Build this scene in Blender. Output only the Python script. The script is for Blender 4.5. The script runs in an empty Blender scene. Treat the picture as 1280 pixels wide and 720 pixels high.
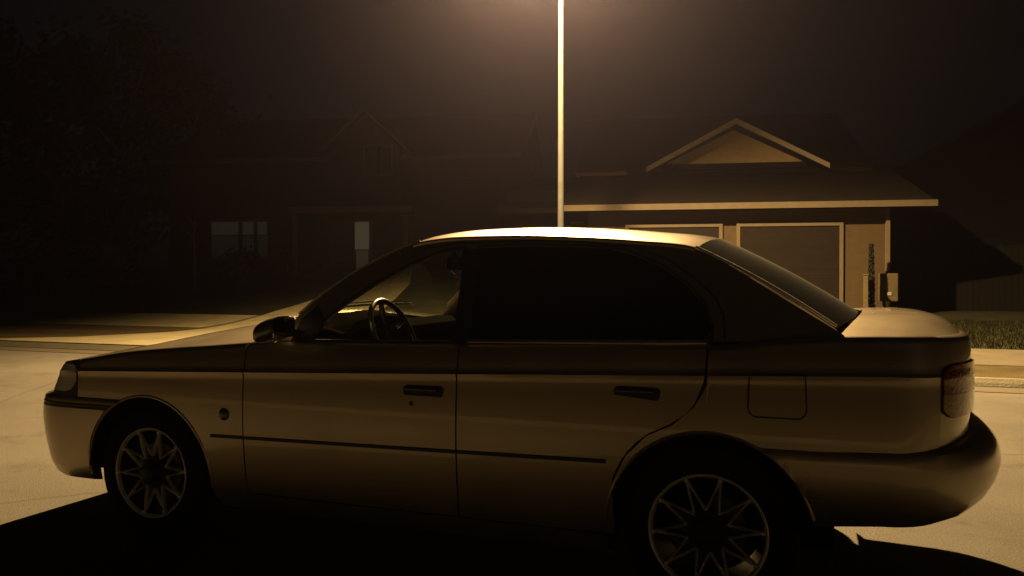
import bpy, bmesh, math, random
from mathutils import Vector, Matrix, noise
R = math.radians
random.seed(7)
scene = bpy.context.scene
COL = scene.collection

# ------------------------------------------------------------------ materials
def new_mat(name):
    m = bpy.data.materials.new(name); m.use_nodes = True
    nt = m.node_tree; b = nt.nodes['Principled BSDF']
    return m, nt, b

def mat(name, col, rough=.6, metal=0., coat=0., coat_rough=.05, noise_scale=None, noise_amt=.25, bump=0., bump_scale=None, spec=.5, col2=None):
    m, nt, b = new_mat(name)
    b.inputs['Base Color'].default_value = (*col, 1)
    b.inputs['Roughness'].default_value = rough
    b.inputs['Metallic'].default_value = metal
    b.inputs['Coat Weight'].default_value = coat
    b.inputs['Coat Roughness'].default_value = coat_rough
    b.inputs['Specular IOR Level'].default_value = spec
    tc = nt.nodes.new('ShaderNodeTexCoord')
    if noise_scale:
        n = nt.nodes.new('ShaderNodeTexNoise'); n.inputs['Scale'].default_value = noise_scale
        n.inputs['Detail'].default_value = 6; n.inputs['Roughness'].default_value = .65
        nt.links.new(tc.outputs['Object'], n.inputs['Vector'])
        r = nt.nodes.new('ShaderNodeValToRGB')
        c2 = col2 or tuple(c*(1-noise_amt) for c in col)
        r.color_ramp.elements[0].position = .35; r.color_ramp.elements[1].position = .65
        r.color_ramp.elements[0].color = (*c2, 1); r.color_ramp.elements[1].color = (*tuple(min(1, c*(1+noise_amt)) for c in col), 1)
        nt.links.new(n.outputs['Fac'], r.inputs['Fac']); nt.links.new(r.outputs['Color'], b.inputs['Base Color'])
    if bump:
        n2 = nt.nodes.new('ShaderNodeTexNoise'); n2.inputs['Scale'].default_value = bump_scale or 60
        n2.inputs['Detail'].default_value = 4
        nt.links.new(tc.outputs['Object'], n2.inputs['Vector'])
        bp = nt.nodes.new('ShaderNodeBump'); bp.inputs['Strength'].default_value = bump; bp.inputs['Distance'].default_value = .02
        nt.links.new(n2.outputs['Fac'], bp.inputs['Height']); nt.links.new(bp.outputs['Normal'], b.inputs['Normal'])
    return m

def wave_mat(name, col, dark, scale, axis='Z', rough=.7, bump=.4):
    """surface made of courses (shingles, siding, boards)"""
    m, nt, b = new_mat(name)
    tc = nt.nodes.new('ShaderNodeTexCoord')
    w = nt.nodes.new('ShaderNodeTexWave'); w.wave_type = 'BANDS'; w.bands_direction = axis; w.wave_profile = 'SAW'
    w.inputs['Scale'].default_value = scale; w.inputs['Distortion'].default_value = .15
    nt.links.new(tc.outputs['Object'], w.inputs['Vector'])
    n = nt.nodes.new('ShaderNodeTexNoise'); n.inputs['Scale'].default_value = 5; n.inputs['Detail'].default_value = 5
    nt.links.new(tc.outputs['Object'], n.inputs['Vector'])
    r = nt.nodes.new('ShaderNodeValToRGB')
    r.color_ramp.elements[0].color = (*dark, 1); r.color_ramp.elements[1].color = (*col, 1)
    r.color_ramp.elements[0].position = .3; r.color_ramp.elements[1].position = .7
    nt.links.new(n.outputs['Fac'], r.inputs['Fac']); nt.links.new(r.outputs['Color'], b.inputs['Base Color'])
    bp = nt.nodes.new('ShaderNodeBump'); bp.inputs['Strength'].default_value = bump; bp.inputs['Distance'].default_value = .02
    nt.links.new(w.outputs['Fac'], bp.inputs['Height']); nt.links.new(bp.outputs['Normal'], b.inputs['Normal'])
    b.inputs['Roughness'].default_value = rough; b.inputs['Specular IOR Level'].default_value = .08
    return m

def paint_mat():
    m, nt, b = new_mat('champagne_paint')
    b.inputs['Base Color'].default_value = (.50, .42, .31, 1)
    b.inputs['Metallic'].default_value = .86
    b.inputs['Coat Weight'].default_value = 1; b.inputs['Coat Roughness'].default_value = .03
    tc = nt.nodes.new('ShaderNodeTexCoord')
    n = nt.nodes.new('ShaderNodeTexNoise'); n.inputs['Scale'].default_value = 3.5; n.inputs['Detail'].default_value = 8
    nt.links.new(tc.outputs['Object'], n.inputs['Vector'])
    mr = nt.nodes.new('ShaderNodeMapRange'); mr.inputs['From Min'].default_value = .3; mr.inputs['From Max'].default_value = .7
    mr.inputs['To Min'].default_value = .35; mr.inputs['To Max'].default_value = .42
    nt.links.new(n.outputs['Fac'], mr.inputs['Value']); nt.links.new(mr.outputs['Result'], b.inputs['Roughness'])
    return m

def road_mat():
    m, nt, b = new_mat('worn_road'); L = nt.links.new; N_ = nt.nodes.new
    tc = N_('ShaderNodeTexCoord')
    def nz(scale, detail=5, rough=.6):
        n = N_('ShaderNodeTexNoise'); n.inputs['Scale'].default_value = scale; n.inputs['Detail'].default_value = detail; n.inputs['Roughness'].default_value = rough
        L(tc.outputs['Object'], n.inputs['Vector']); return n
    def ramp(src, p0, c0, p1, c1):
        r = N_('ShaderNodeValToRGB'); r.color_ramp.elements[0].position = p0; r.color_ramp.elements[1].position = p1
        r.color_ramp.elements[0].color = (*c0, 1); r.color_ramp.elements[1].color = (*c1, 1); L(src, r.inputs['Fac']); return r
    def mul(a, c):
        x = N_('ShaderNodeMix'); x.data_type = 'RGBA'; x.blend_type = 'MULTIPLY'; x.inputs[0].default_value = 1
        L(a, x.inputs[6]); L(c, x.inputs[7]); return x.outputs[2]
    base = ramp(nz(.45, 6).outputs['Fac'], .35, (.055, .052, .045), .68, (.091, .086, .075))
    speck = ramp(nz(120, 2, .8).outputs['Fac'], .38, (.62, .62, .62), .62, (1.25, 1.22, 1.15))
    stain = ramp(nz(2.3, 8, .7).outputs['Fac'], .30, (.62, .60, .58), .46, (1, 1, 1))
    v = N_('ShaderNodeTexVoronoi'); v.feature = 'DISTANCE_TO_EDGE'; v.inputs['Scale'].default_value = .32
    d = nz(3, 6); ad = N_('ShaderNodeMix'); ad.data_type = 'VECTOR'; ad.inputs[0].default_value = .12
    L(tc.outputs['Object'], ad.inputs[4]); L(d.outputs['Color'], ad.inputs[5]); L(ad.outputs[1], v.inputs['Vector'])
    crack = ramp(v.outputs['Distance'], .0012, (.60, .58, .55), .005, (1, 1, 1))
    L(mul(mul(mul(base.outputs[0], speck.outputs[0]), stain.outputs[0]), crack.outputs[0]), b.inputs['Base Color'])
    b.inputs['Roughness'].default_value = .88; b.inputs['Specular IOR Level'].default_value = .22
    bp = N_('ShaderNodeBump'); bp.inputs['Strength'].default_value = .7; bp.inputs['Distance'].default_value = .012
    L(nz(150, 3, .7).outputs['Fac'], bp.inputs['Height']); L(bp.outputs['Normal'], b.inputs['Normal'])
    return m

def glass_mat(name, tint, gloss_rough=.02):
    """thin automotive glass: tinted see-through plus a fresnel reflection"""
    m = bpy.data.materials.new(name); m.use_nodes = True; nt = m.node_tree; nt.nodes.clear()
    o = nt.nodes.new('ShaderNodeOutputMaterial'); mx = nt.nodes.new('ShaderNodeMixShader')
    t = nt.nodes.new('ShaderNodeBsdfTransparent'); t.inputs['Color'].default_value = (*tint, 1)
    g = nt.nodes.new('ShaderNodeBsdfGlossy'); g.inputs['Roughness'].default_value = gloss_rough; g.inputs['Color'].default_value = (.7, .7, .7, 1)
    lw = nt.nodes.new('ShaderNodeLayerWeight'); lw.inputs['Blend'].default_value = .5
    pw = nt.nodes.new('ShaderNodeMath'); pw.operation = 'POWER'; pw.inputs[1].default_value = 5
    f = nt.nodes.new('ShaderNodeMath'); f.operation = 'MULTIPLY_ADD'; f.inputs[1].default_value = .92; f.inputs[2].default_value = .04
    nt.links.new(lw.outputs['Facing'], pw.inputs[0]); nt.links.new(pw.outputs[0], f.inputs[0])
    nt.links.new(f.outputs[0], mx.inputs[0]); nt.links.new(t.outputs[0], mx.inputs[1]); nt.links.new(g.outputs[0], mx.inputs[2])
    nt.links.new(mx.outputs[0], o.inputs['Surface'])
    return m

def emit_mat(name, col, strength):
    m, nt, b = new_mat(name)
    b.inputs['Base Color'].default_value = (*col, 1)
    b.inputs['Emission Color'].default_value = (*col, 1); b.inputs['Emission Strength'].default_value = strength
    return m

PAINT = paint_mat()
M = dict(
    black=mat('black_plastic', (.012, .012, .012), .55),
    satin=mat('satin_black_handle', (.02, .02, .02), .3, coat=.6),
    trim=mat('black_trim', (.01, .01, .01), .4),
    well=mat('wheel_well_black', (.004, .004, .004), .95, spec=.1),
    rubber=mat('tyre_rubber', (.010, .010, .010), .85, bump=.2, bump_scale=80, spec=.2),
    alloy=mat('machined_alloy', (1, .98, .93), .32, metal=.35),
    barrel=mat('rim_barrel', (.22, .21, .2), .45, metal=1),
    steel=mat('brake_steel', (.10, .09, .08), .5, metal=1),
    mirror_shell=mat('mirror_shell_paint', (.12, .11, .09), .3, metal=.5, coat=1),
    chrome=mat('bright_trim', (.75, .75, .75), .15, metal=1),
    mirror=mat('mirror_glass', (.85, .85, .85), .03, metal=1),
    seat=mat('seat_cloth', (.015, .014, .013), .9, bump=.3, bump_scale=200, spec=.1),
    dash=mat('dashboard_vinyl', (.005, .0048, .0045), .8, bump=.15, bump_scale=250, spec=.03),
    inner=mat('interior_black', (.005, .005, .005), .95, spec=.1),
    tint=glass_mat('dark_tinted_glass', (.012, .012, .012)),
    tint2=glass_mat('tinted_rear_glass', (.05, .045, .04), .27),
    edge=mat('satin_edge_trim', (.55, .52, .46), .5),
    tint3=glass_mat('light_tinted_glass', (.04, .038, .032)),
    clear=glass_mat('clear_glass', (.80, .82, .78)),
    tail_red=mat('red_lens', (.22, .012, .008), .12, coat=1, bump=.25, bump_scale=90),
    tail_amber=mat('amber_clear_lens', (.45, .25, .10), .12, coat=1, bump=.25, bump_scale=90),
    lens=mat('headlamp_lens', (.62, .58, .50), .2, coat=1, bump=.2, bump_scale=60),
    repeater=mat('amber_repeater', (.03, .014, .006), .4, coat=1),
    asphalt=road_mat(),
    patch=mat('road_repair', (.20, .19, .17), .85, noise_scale=2.5, noise_amt=.12, bump=.4, bump_scale=70, spec=.25),
    concrete=mat('pavement_concrete', (.046, .039, .026), .85, noise_scale=2, noise_amt=.15, bump=.3, bump_scale=50, spec=.25),
    bright_concrete=mat('lightened_concrete', (.135, .118, .068), .85, noise_scale=2, noise_amt=.15, bump=.3, bump_scale=50, spec=.2),  # concrete lightened at the left to make up for weak lamp light
    kerb=mat('kerb_concrete', (.09, .083, .062), .85, noise_scale=3, noise_amt=.2, bump=.35, bump_scale=40, spec=.25),
    grass=mat('lawn', (.009, .009, .003), .95, noise_scale=1.6, noise_amt=.4, bump=.8, bump_scale=35, spec=.1),
    verge=mat('dry_verge', (.036, .028, .011), .95, noise_scale=1.2, noise_amt=.3, bump=.9, bump_scale=45, spec=.1),
    verge_brown=mat('bare_brown_verge', (.035, .024, .010), .95, noise_scale=1.4, noise_amt=.3, bump=.9, bump_scale=45, spec=.1),
    blade=mat('grass_blade', (.004, .0048, .001), .8, noise_scale=1.5, noise_amt=.4),
    pole=mat('galvanised_pole', (.05, .05, .048), .85, metal=0, spec=.06, noise_scale=6, noise_amt=.12),
    lamp_body=mat('luminaire_grey', (.25, .25, .24), .5, metal=.4),
    shingle=wave_mat('brown_shingles', (.0055, .004, .0022), (.004, .0028, .0018), 2.2, 'Z'),
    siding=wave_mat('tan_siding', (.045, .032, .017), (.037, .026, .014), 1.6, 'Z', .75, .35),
    gable_siding=wave_mat('lit_tan_siding', (.36, .26, .13), (.31, .225, .115), 1.6, 'Z', .75, .3),  # tan siding with the lamp light on the gable put into its colour
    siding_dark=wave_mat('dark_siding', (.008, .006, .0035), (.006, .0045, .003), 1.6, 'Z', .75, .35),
    brick=wave_mat('red_brown_siding', (.016, .008, .004), (.012, .006, .003), 2.4, 'Z', .8, .3),
    white=mat('cream_trim', (.068, .055, .036), .8, spec=.1, noise_scale=4, noise_amt=.08),
    dull=mat('lightened_trim', (.24, .195, .13), .8, noise_scale=4, noise_amt=.1),  # gable and gutter trim, lightened to stand in for lamp light
    darkrake=mat('aged_dark_trim', (.022, .018, .012), .8),
    garage=wave_mat('garage_door_paint', (.009, .007, .005), (.007, .0055, .004), .33, 'Z', .5, .5),
    glassdark=mat('house_window_glass', (.010, .010, .011), .15, spec=.4),
    blind=emit_mat('glowing_window_blind', (.066, .066, .050), .10),  # faint glow added to the blinds themselves
    blind2=emit_mat('glowing_lower_blind', (.025, .025, .02), .10),
    doorpale=emit_mat('glowing_door_pane', (.10, .095, .055), .30),  # pale door pane given a faint glow of its own
    meter=mat('meter_box_paint', (.055, .043, .023), .8, spec=.1, noise_scale=8, noise_amt=.1),
    fence=wave_mat('dark_fence_boards', (.0025, .002, .0012), (.002, .0014, .0009), 2.2, 'X', .85, .5),
    leaf=mat('dark_leaves', (.008, .010, .005), .85, noise_scale=2, noise_amt=.35, spec=.15),
    bark=mat('bark', (.06, .045, .03), .9, noise_scale=8, noise_amt=.3, bump=.6, bump_scale=20),
)
lampm = emit_mat('lamp_lens_lit', (1, .66, .28), 60)

def matte(m, col):
    """purely diffuse dull surface"""
    nt = m.node_tree; d = nt.nodes.new('ShaderNodeBsdfDiffuse'); d.inputs['Color'].default_value = (*col, 1); d.inputs['Roughness'].default_value = .6
    nt.links.new(d.outputs[0], nt.nodes['Material Output'].inputs['Surface'])
matte(M['dash'], (.012, .011, .010)); matte(M['blade'], (.006, .007, .002)); matte(M['inner'], (.004, .004, .004))

# ------------------------------------------------------------------ object helpers
def tag(o, label=None, cat=None, group=None, kind=None):
    if label: o['label'] = label
    if cat: o['category'] = cat
    if group: o['group'] = group
    if kind: o['kind'] = kind
    return o

def empty(name, loc, rz=0, **k):
    o = bpy.data.objects.new(name, None); COL.objects.link(o)
    o.location = loc; o.rotation_euler = (0, 0, rz); o.empty_display_size = .3
    return tag(o, **k)

def link(name, bm, m, parent=None, off=(0, 0, 0), smooth=True, angle=35, thick=0., mats=None):
    if off != (0, 0, 0): bmesh.ops.translate(bm, verts=bm.verts, vec=off)
    me = bpy.data.meshes.new(name); bm.to_mesh(bm and me); bm.free()
    o = bpy.data.objects.new(name, me); COL.objects.link(o)
    if thick:
        md = o.modifiers.new('t', 'SOLIDIFY'); md.thickness = thick; md.offset = -1
        dg = bpy.context.evaluated_depsgraph_get(); me2 = bpy.data.meshes.new_from_object(o.evaluated_get(dg))
        o.modifiers.clear(); o.data = me2; bpy.data.meshes.remove(me); me = me2; me.name = name
    for mm in (mats or [m]): me.materials.append(mm) if len(me.materials) < len(mats or [m]) else None
    if smooth:
        for p in me.polygons: p.use_smooth = True
        me.set_sharp_from_angle(angle=R(angle))
    if parent: o.parent = parent
    return o

def grid(bm, pts, close=False, flip=False):
    vs = [[bm.verts.new(p) for p in row] for row in pts]
    n = len(vs)
    for i in range(n if close else n-1):
        a, b = vs[i], vs[(i+1) % n]
        for j in range(len(a)-1):
            q = [a[j], a[j+1], b[j+1], b[j]]
            if flip: q.reverse()
            try: bm.faces.new(q)
            except ValueError: pass
    return vs

def box(bm, x0, x1, y0, y1, z0, z1, bevel=0.):
    mt = Matrix.Translation(((x0+x1)/2, (y0+y1)/2, (z0+z1)/2)) @ Matrix.Diagonal((abs(x1-x0), abs(y1-y0), abs(z1-z0), 1))
    r = bmesh.ops.create_cube(bm, size=1, matrix=mt)
    if bevel:
        es = list({e for v in r['verts'] for e in v.link_edges})
        bmesh.ops.bevel(bm, geom=es, offset=bevel, segments=2, profile=.6, affect='EDGES')

def tube(bm, pts, rad, seg=10, cap=True):
    """pts: list of Vectors; rad: float or list"""
    pts = [Vector(p) for p in pts]; rr = rad if isinstance(rad, (list, tuple)) else [rad]*len(pts)
    rings = []; up = None
    for i, p in enumerate(pts):
        d = (pts[min(i+1, len(pts)-1)] - pts[max(i-1, 0)]).normalized()
        if up is None: up = Vector((0, 0, 1)) if abs(d.z) < .9 else Vector((1, 0, 0))
        a = d.cross(up).normalized(); b = a.cross(d).normalized(); up = b
        rings.append([bm.verts.new(p + (a*math.cos(t) + b*math.sin(t))*rr[i]) for t in [2*math.pi*k/seg for k in range(seg)]])
    for i in range(len(rings)-1):
        for k in range(seg):
            bm.faces.new([rings[i][k], rings[i][(k+1) % seg], rings[i+1][(k+1) % seg], rings[i+1][k]])
    if cap:
        bm.faces.new(rings[0][::-1]); bm.faces.new(rings[-1])

def lathe(bm, prof, seg=64, axis='y', c=(0, 0, 0)):
    """prof: list of (radius, along)"""
    rows = []
    for r, a in prof:
        row = []
        for k in range(seg):
            t = 2*math.pi*k/seg
            if axis == 'y': row.append(bm.verts.new((c[0]+r*math.cos(t), c[1]+a, c[2]+r*math.sin(t))))
            else: row.append(bm.verts.new((c[0]+r*math.cos(t), c[1]+r*math.sin(t), c[2]+a)))
        rows.append(row)
    for i in range(len(rows)-1):
        for k in range(seg):
            bm.faces.new([rows[i][k], rows[i][(k+1) % seg], rows[i+1][(k+1) % seg], rows[i+1][k]])
    return rows

def prism(bm, poly, y0, y1):
    """poly in (x,z), extruded along y"""
    a = [bm.verts.new((x, y0, z)) for x, z in poly]; b = [bm.verts.new((x, y1, z)) for x, z in poly]
    n = len(poly)
    bm.faces.new(a); bm.faces.new(b[::-1])
    for i in range(n): bm.faces.new([a[i], b[i], b[(i+1) % n], a[(i+1) % n]])

def interp(tab, x):
    if x <= tab[0][0]: return tab[0][1]
    for (a, va), (b, vb) in zip(tab, tab[1:]):
        if x <= b: return va + (vb-va)*(x-a)/(b-a)
    return tab[-1][1]

def smooth_interp(tab, x):
    """monotone-ish cubic through the table"""
    if x <= tab[0][0]: return tab[0][1]
    if x >= tab[-1][0]: return tab[-1][1]
    for i in range(len(tab)-1):
        if x <= tab[i+1][0]:
            x0, y0 = tab[i]; x1, y1 = tab[i+1]
            def slope(k):
                if k <= 0 or k >= len(tab)-1: 
                    k2 = min(max(k, 0), len(tab)-1); a = max(k2-1, 0); b = min(k2+1, len(tab)-1)
                    return (tab[b][1]-tab[a][1])/(tab[b][0]-tab[a][0])
                return (tab[k+1][1]-tab[k-1][1])/(tab[k+1][0]-tab[k-1][0])
            h = x1-x0; t = (x-x0)/h; m0, m1 = slope(i)*h, slope(i+1)*h
            return (2*t**3-3*t**2+1)*y0 + (t**3-2*t**2+t)*m0 + (-2*t**3+3*t**2)*y1 + (t**3-t**2)*m1

# ================================================================== THE SEDAN
# car frame: x along the car (front towards -x, numbers measured in street x), q = distance from the centre plane
CX, CY = -1.5, 3.52
car = empty('parked_sedan', (CX, CY, 0), label='champagne four-door sedan parked side-on in the street with dark tinted windows', cat='car')
OFF = (-CX, 0, 0)
XF, XR = -3.17, .21           # where the corners begin
N = 2.8
AX_F, AX_R, WZ, AR = -2.735, -.325, .297, .345

def zc(x): return .766 + (x+2.216)*.034          # crease height
def side_w(x, z):
    c = z - zc(x)
    if c <= 0:
        w = smooth_interp([(.15, .735), (.20, .758), (.28, .783), (.38, .798), (.46, .806), (.54, .8105), (.61, .8115), (.68, .8095), (.74, .8055), (.82, .799), (1, .79)], z)
        w += .006*max(0, 1+c/.022)
    else:
        w = interp([(0, 0), (.006, -.005), (.014, -.009), (.05, -.014), (.09, -.023), (.13, -.034), (.17, -.047), (.22, -.068)], c) + smooth_interp([(.68, .8155), (.74, .8115), (.82, .805), (1, .797)], zc(x))
    w -= .012*((x+1.5)/1.7)**2 if abs(x+1.5) < 3 else 0
    return w
def a_front(z): return smooth_interp([(.20, .30), (.30, .36), (.42, .41), (.54, .42), (.60, .36), (.66, .30), (.73, .24), (.80, .17), (.86, .10)], z)
def a_rear(z): return smooth_interp([(.25, .27), (.40, .29), (.60, .31), (.75, .325), (.90, .325), (.95, .32), (1.0, .31)], z)
def P(t, z, out=0., af=None, ar=None):
    """point on the body side/front/rear skin, t = unrolled position, z = height -> (x, q, z)"""
    a_f = (af(z) if af else a_front(z)) + out; a_r = (ar(z) if ar else a_rear(z)) + out
    if t < XF:
        u = min(1, (XF-t)/.5); ph = math.pi/2*(1-u); w = side_w(XF, z) + out
        w -= .03*u*max(0, min(1, (z-.5)/.3))
        return (XF - a_f*max(0, math.cos(ph))**(2/N), w*max(0, math.sin(ph))**(2/N), z)
    if t > XR:
        u = min(1, (t-XR)/.5); ph = math.pi/2*(1-u); w = side_w(XR, z) + out
        return (XR + a_r*max(0, math.cos(ph))**(2/N), w*max(0, math.sin(ph))**(2/N), z)
    return (t, side_w(t, z)+out, z)
TF, TR = XF-.5, XR+.5
SHO = [(-3.70, .752), (-3.35, .765), (-3.13, .792), (-2.87, .832), (-2.60, .858), (-2.42, .872), (-2.17, .893), (-2.0, .900), (-1.9, .902), (-1.2, .912), (-.3, .932), (-.10, .955), (.05, .968), (.2, .974), (.37, .975), (.5, .974), (.75, .972)]
def zs(t): return smooth_interp(SHO, t)

def cosspace(a, b, n): return [a+(b-a)*(1-math.cos(math.pi*i/n))/2 for i in range(n+1)]
def linspace(a, b, n): return [a+(b-a)*i/n for i in range(n+1)]

def arch_z(x, base):
    """lower edge of the panels with the two wheel openings cut out"""
    for c in (AX_F, AX_R):
        d = abs(x-c)
        if d < AR: return max(base, WZ + math.sqrt(max(0, AR*AR-d*d)))
    return base

def skin_rows(t, zb, zt, n1, n2, roll=True, r=.028):
    """column of skin points at t from zb up to the shoulder, rolling over into the top surface"""
    col = []; c = zc(min(max(t, XF), XR))
    zq = zt - (r if roll else 0)
    if zb < c-.01:
        lo = [zb+(c-.03-zb)*i/n1 for i in range(n1)] if zb < c-.04 else [zb]*n1
        for z in lo: col.append(z)
        for d in (-.03, -.018, -.008, 0, .006, .014): col.append(c+d)
        s = c+.014
    else:
        for _ in range(n1+6): col.append(zb)
        s = zb
    if zq > s:
        for i in range(1, n2+1): col.append(s+(zq-s)*i/n2)
    else:
        for i in range(1, n2+1): col.append(s)
    pts = [P(t, z) for z in col]
    if roll:
        x, q, z = pts[-1]; x2, q2, _ = P(t, zq, -r)
        for k in range(1, 6):
            a = math.pi/2*k/5*.9
            f = 1-math.cos(a)
            pts.append((x+(x2-x)*f, q+(q2-q)*f, zq+r*math.sin(a)))
    return pts

def both(fn):
    for s in (-1, 1): fn(s)

def orient(bm):
    c = sum(f.calc_area()*((f.calc_center_median().x+1.5)*f.normal.x*.0 + f.calc_center_median().y*f.normal.y) for f in bm.faces)
    if c < 0: bmesh.ops.reverse_faces(bm, faces=bm.faces)
def side_panel(name, ts, zbf, ztf, s, m=PAINT, roll=True, n1=14, n2=5, thick=.007, r=.028, parent=car):
    bm = bmesh.new()
    rows = [[(x, s*q, z) for x, q, z in skin_rows(t, zbf(t), ztf(t), n1, n2, roll, r)] for t in ts]
    grid(bm, rows, flip=(s > 0))
    bmesh.ops.remove_doubles(bm, verts=bm.verts, dist=.0004); bm.normal_update(); orient(bm)
    return link(name, bm, m, parent, OFF, thick=thick, angle=28)

G5 = .003   # half a panel gap
SILL = .215
FD0, FD1 = -2.206, -1.236       # front door
# rear door rear edge as x(z)
RD = [(.20, -.64), (.46, -.644), (.545, -.602), (.60, -.552), (.62, -.530), (.665, -.438), (.70, -.390), (.737, -.359), (.818, -.330), (1.0, -.322)]
def rdx(z): return interp(RD, z)
inv = [(-.66, .20), (-.645, .455), (-.602, .545), (-.530, .62), (-.438, .665), (-.359, .737), (-.330, .80), (-.322, .94)]

arch_cols = lambda c: [c-AR*math.cos(math.pi*i/30) for i in range(31)]
# front fender
def fender(s):
    ts = linspace(-3.132, AX_F-AR, 3)[:-1] + [c for c in arch_cols(AX_F)] + linspace(AX_F+AR, FD0-G5, 8)[1:]
    zb = lambda t: max(.618 if t < AX_F-.12 and arch_z(t, SILL) < .618 and t < AX_F else SILL, arch_z(t, SILL))
    side_panel('front_fender', ts, zb, zs, s)
both(fender)

def side_door(name, xl, xr, s, n=14):
    """door skin between x(z) edges; rows in z follow the crease"""
    bm = bmesh.new()
    vs_ = [('a', i/16) for i in range(16)] + [('c', d) for d in (-.03, -.018, -.008, 0, .006, .014)] + [('b', i/6) for i in range(1, 7)]
    def zz(v, x):
        k, f = v; c = zc(x)
        if k == 'a': return SILL+.045 + (c-.03-SILL-.045)*f
        if k == 'c': return c+f
        return c+.014 + (zs(x)-.012-c-.014)*f
    rows = []
    for v in vs_:
        a = b = -1.2
        for _ in range(6): a = xl(zz(v, a)); b = xr(zz(v, b))
        rows.append([(x, s*side_w(x, zz(v, x)), zz(v, x)) for x in linspace(a+G5, b-G5, n)])
    grid(bm, rows, flip=(s < 0)); bm.normal_update(); orient(bm)
    return link(name, bm, PAINT, car, OFF, thick=.009, angle=28)

doors = {}
for s in (-1, 1):
    doors['f', s] = side_door('front_door', lambda z: FD0, lambda z: FD1, s)
    doors['r', s] = side_door('rear_door', lambda z: FD1, lambda z: rdx(z), s, 18)

# sill under the doors
def sill(s):
    bm = bmesh.new()
    rows = []
    for x in linspace(AX_F+AR+.02, AX_R-AR-.0, 20):
        rows.append([(x, s*(side_w(x, SILL+.04)-.004), SILL+.039), (x, s*(side_w(x, SILL)-.004), SILL), (x, s*(side_w(x, .18)-.01), .178), (x, s*.70, .172)])
    grid(bm, rows, flip=(s > 0)); link('sill', bm, PAINT, car, OFF)
both(sill)

# rear quarter
TL0, TL1 = XR+.5*(1-66/90), XR+.5*(1-22/90)    # tail-lamp span on the unrolled rear corner
def quarter(s):
    bm = bmesh.new()
    ts = [-.655, -.645, -.625, -.60, -.57, -.53, -.49, -.438, -.40, -.37, -.345, -.33, -.3226, -.3197] + [c for c in arch_cols(AX_R) if c > -.318] + linspace(AX_R+AR, XR, 8)[1:] + linspace(XR, TL0-.004, 6)[1:]
    def zb(t): return arch_z(t, SILL) if t < AX_R else max(arch_z(t, SILL), .604 + .02*max(0, t-.02)/.4)
    def top(t): return interp(inv, t)-.004 if t < -.322 else zs(t)
    rows = []
    for t in ts:
        if t < -.3225:
            c0 = zb(t); c1 = max(c0+.002, top(t)); rows_z = [c0+(c1-c0)*i/30 for i in range(31)]
            pts = [P(t+G5, z) for z in rows_z]
        else:
            pts = skin_rows(t, zb(t), zs(t), 15, 5)       # 15+6+5+5 = 31
        rows.append([(x, s*q, z) for x, q, z in pts])
    # keep the two families of rows apart
    k = sum(1 for t in ts if t < -.3225)
    grid(bm, rows[:k], flip=(s > 0)); grid(bm, rows[k:], flip=(s > 0))
    bmesh.ops.remove_doubles(bm, verts=bm.verts, dist=.0004)
    bm.normal_update(); orient(bm)
    q = link('rear_quarter_panel', bm, PAINT, car, OFF, thick=.007, angle=28)
    return q
quarters = {s: quarter(s) for s in (-1, 1)}

# dark inner shell that closes the panel gaps, wheel housings, floor
def inner_shell(s):
    bm = bmesh.new()
    ts = linspace(-3.2, AX_F-AR, 4)[:-1] + arch_cols(AX_F) + linspace(AX_F+AR, AX_R-AR, 24)[1:-1] + arch_cols(AX_R) + linspace(AX_R+AR, .45, 8)[1:]
    rows = []
    for t in ts:
        zb = arch_z(t, SILL)+.004 if AX_F-AR < t < AX_R+AR else (.30 if t < 0 else .43)
        rows.append([(lambda p: (p[0], s*p[1], p[2]))(P(t, zb+(zs(t)-.04-zb)*i/8, -.024)) for i in range(9)])
    grid(bm, rows, flip=(s > 0)); link('inner_panel', bm, M['well'], car, OFF)
    bm = bmesh.new()
    for c in (AX_F, AX_R):
        bm = bmesh.new(); rows = []
        for k in range(0, 25):
            a = math.pi*(.01+.98*k/24)
            x = c+(AR-.004)*math.cos(a); z = WZ+(AR-.004)*math.sin(a)
            rows.append([(x, s*(side_w(c, .5)-.012), z), (x, s*.52, z)])
        grid(bm, rows)
        vs = [bm.verts.new((c+AR*math.cos(a), s*.521, WZ+AR*math.sin(a))) for a in [math.pi*(.0+1.0*k/20) for k in range(21)]]
        bm.faces.new(vs)
        link('wheel_housing', bm, M['well'], car, OFF)
    # rolled lip round each opening
    for c in (AX_F, AX_R):
        bm = bmesh.new(); pts = []
        for k in range(31):
            a = math.pi*(-.03+1.06*k/30); x = c+AR*math.cos(a); z = max(SILL, WZ+AR*math.sin(a))
            pts.append((x, s*(side_w(x, z)-.004), z))
        pts = [p for p in pts if not (c == AX_R and p[0] > c and p[2] < .37) and not (c == AX_F and p[0] < c and p[2] < .24)]
        tube(bm, pts, .0075, 8); link('arch_lip', bm, PAINT, car, OFF)
both(inner_shell)
bm = bmesh.new(); box(bm, -3.20, .08, -.50, .50, .19, .32, .02); box(bm, -2.38, -.68, -.70, .70, .175, .27, .01)
box(bm, -3.42, -3.09, -.60, .60, .24, .45, .01); box(bm, .03, .36, -.62, .62, .42, .60, .01)
link('underbody', bm, M['well'], car, OFF)
bm = bmesh.new(); tube(bm, [(-2.6, .05, .16), (-1.2, .12, .15), (-.1, .35, .33), (.40, .36, .42)], .022, 10); box(bm, .0, .34, .10, .50, .37, .46, .03)
link('exhaust', bm, M['steel'], car, OFF)

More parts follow.
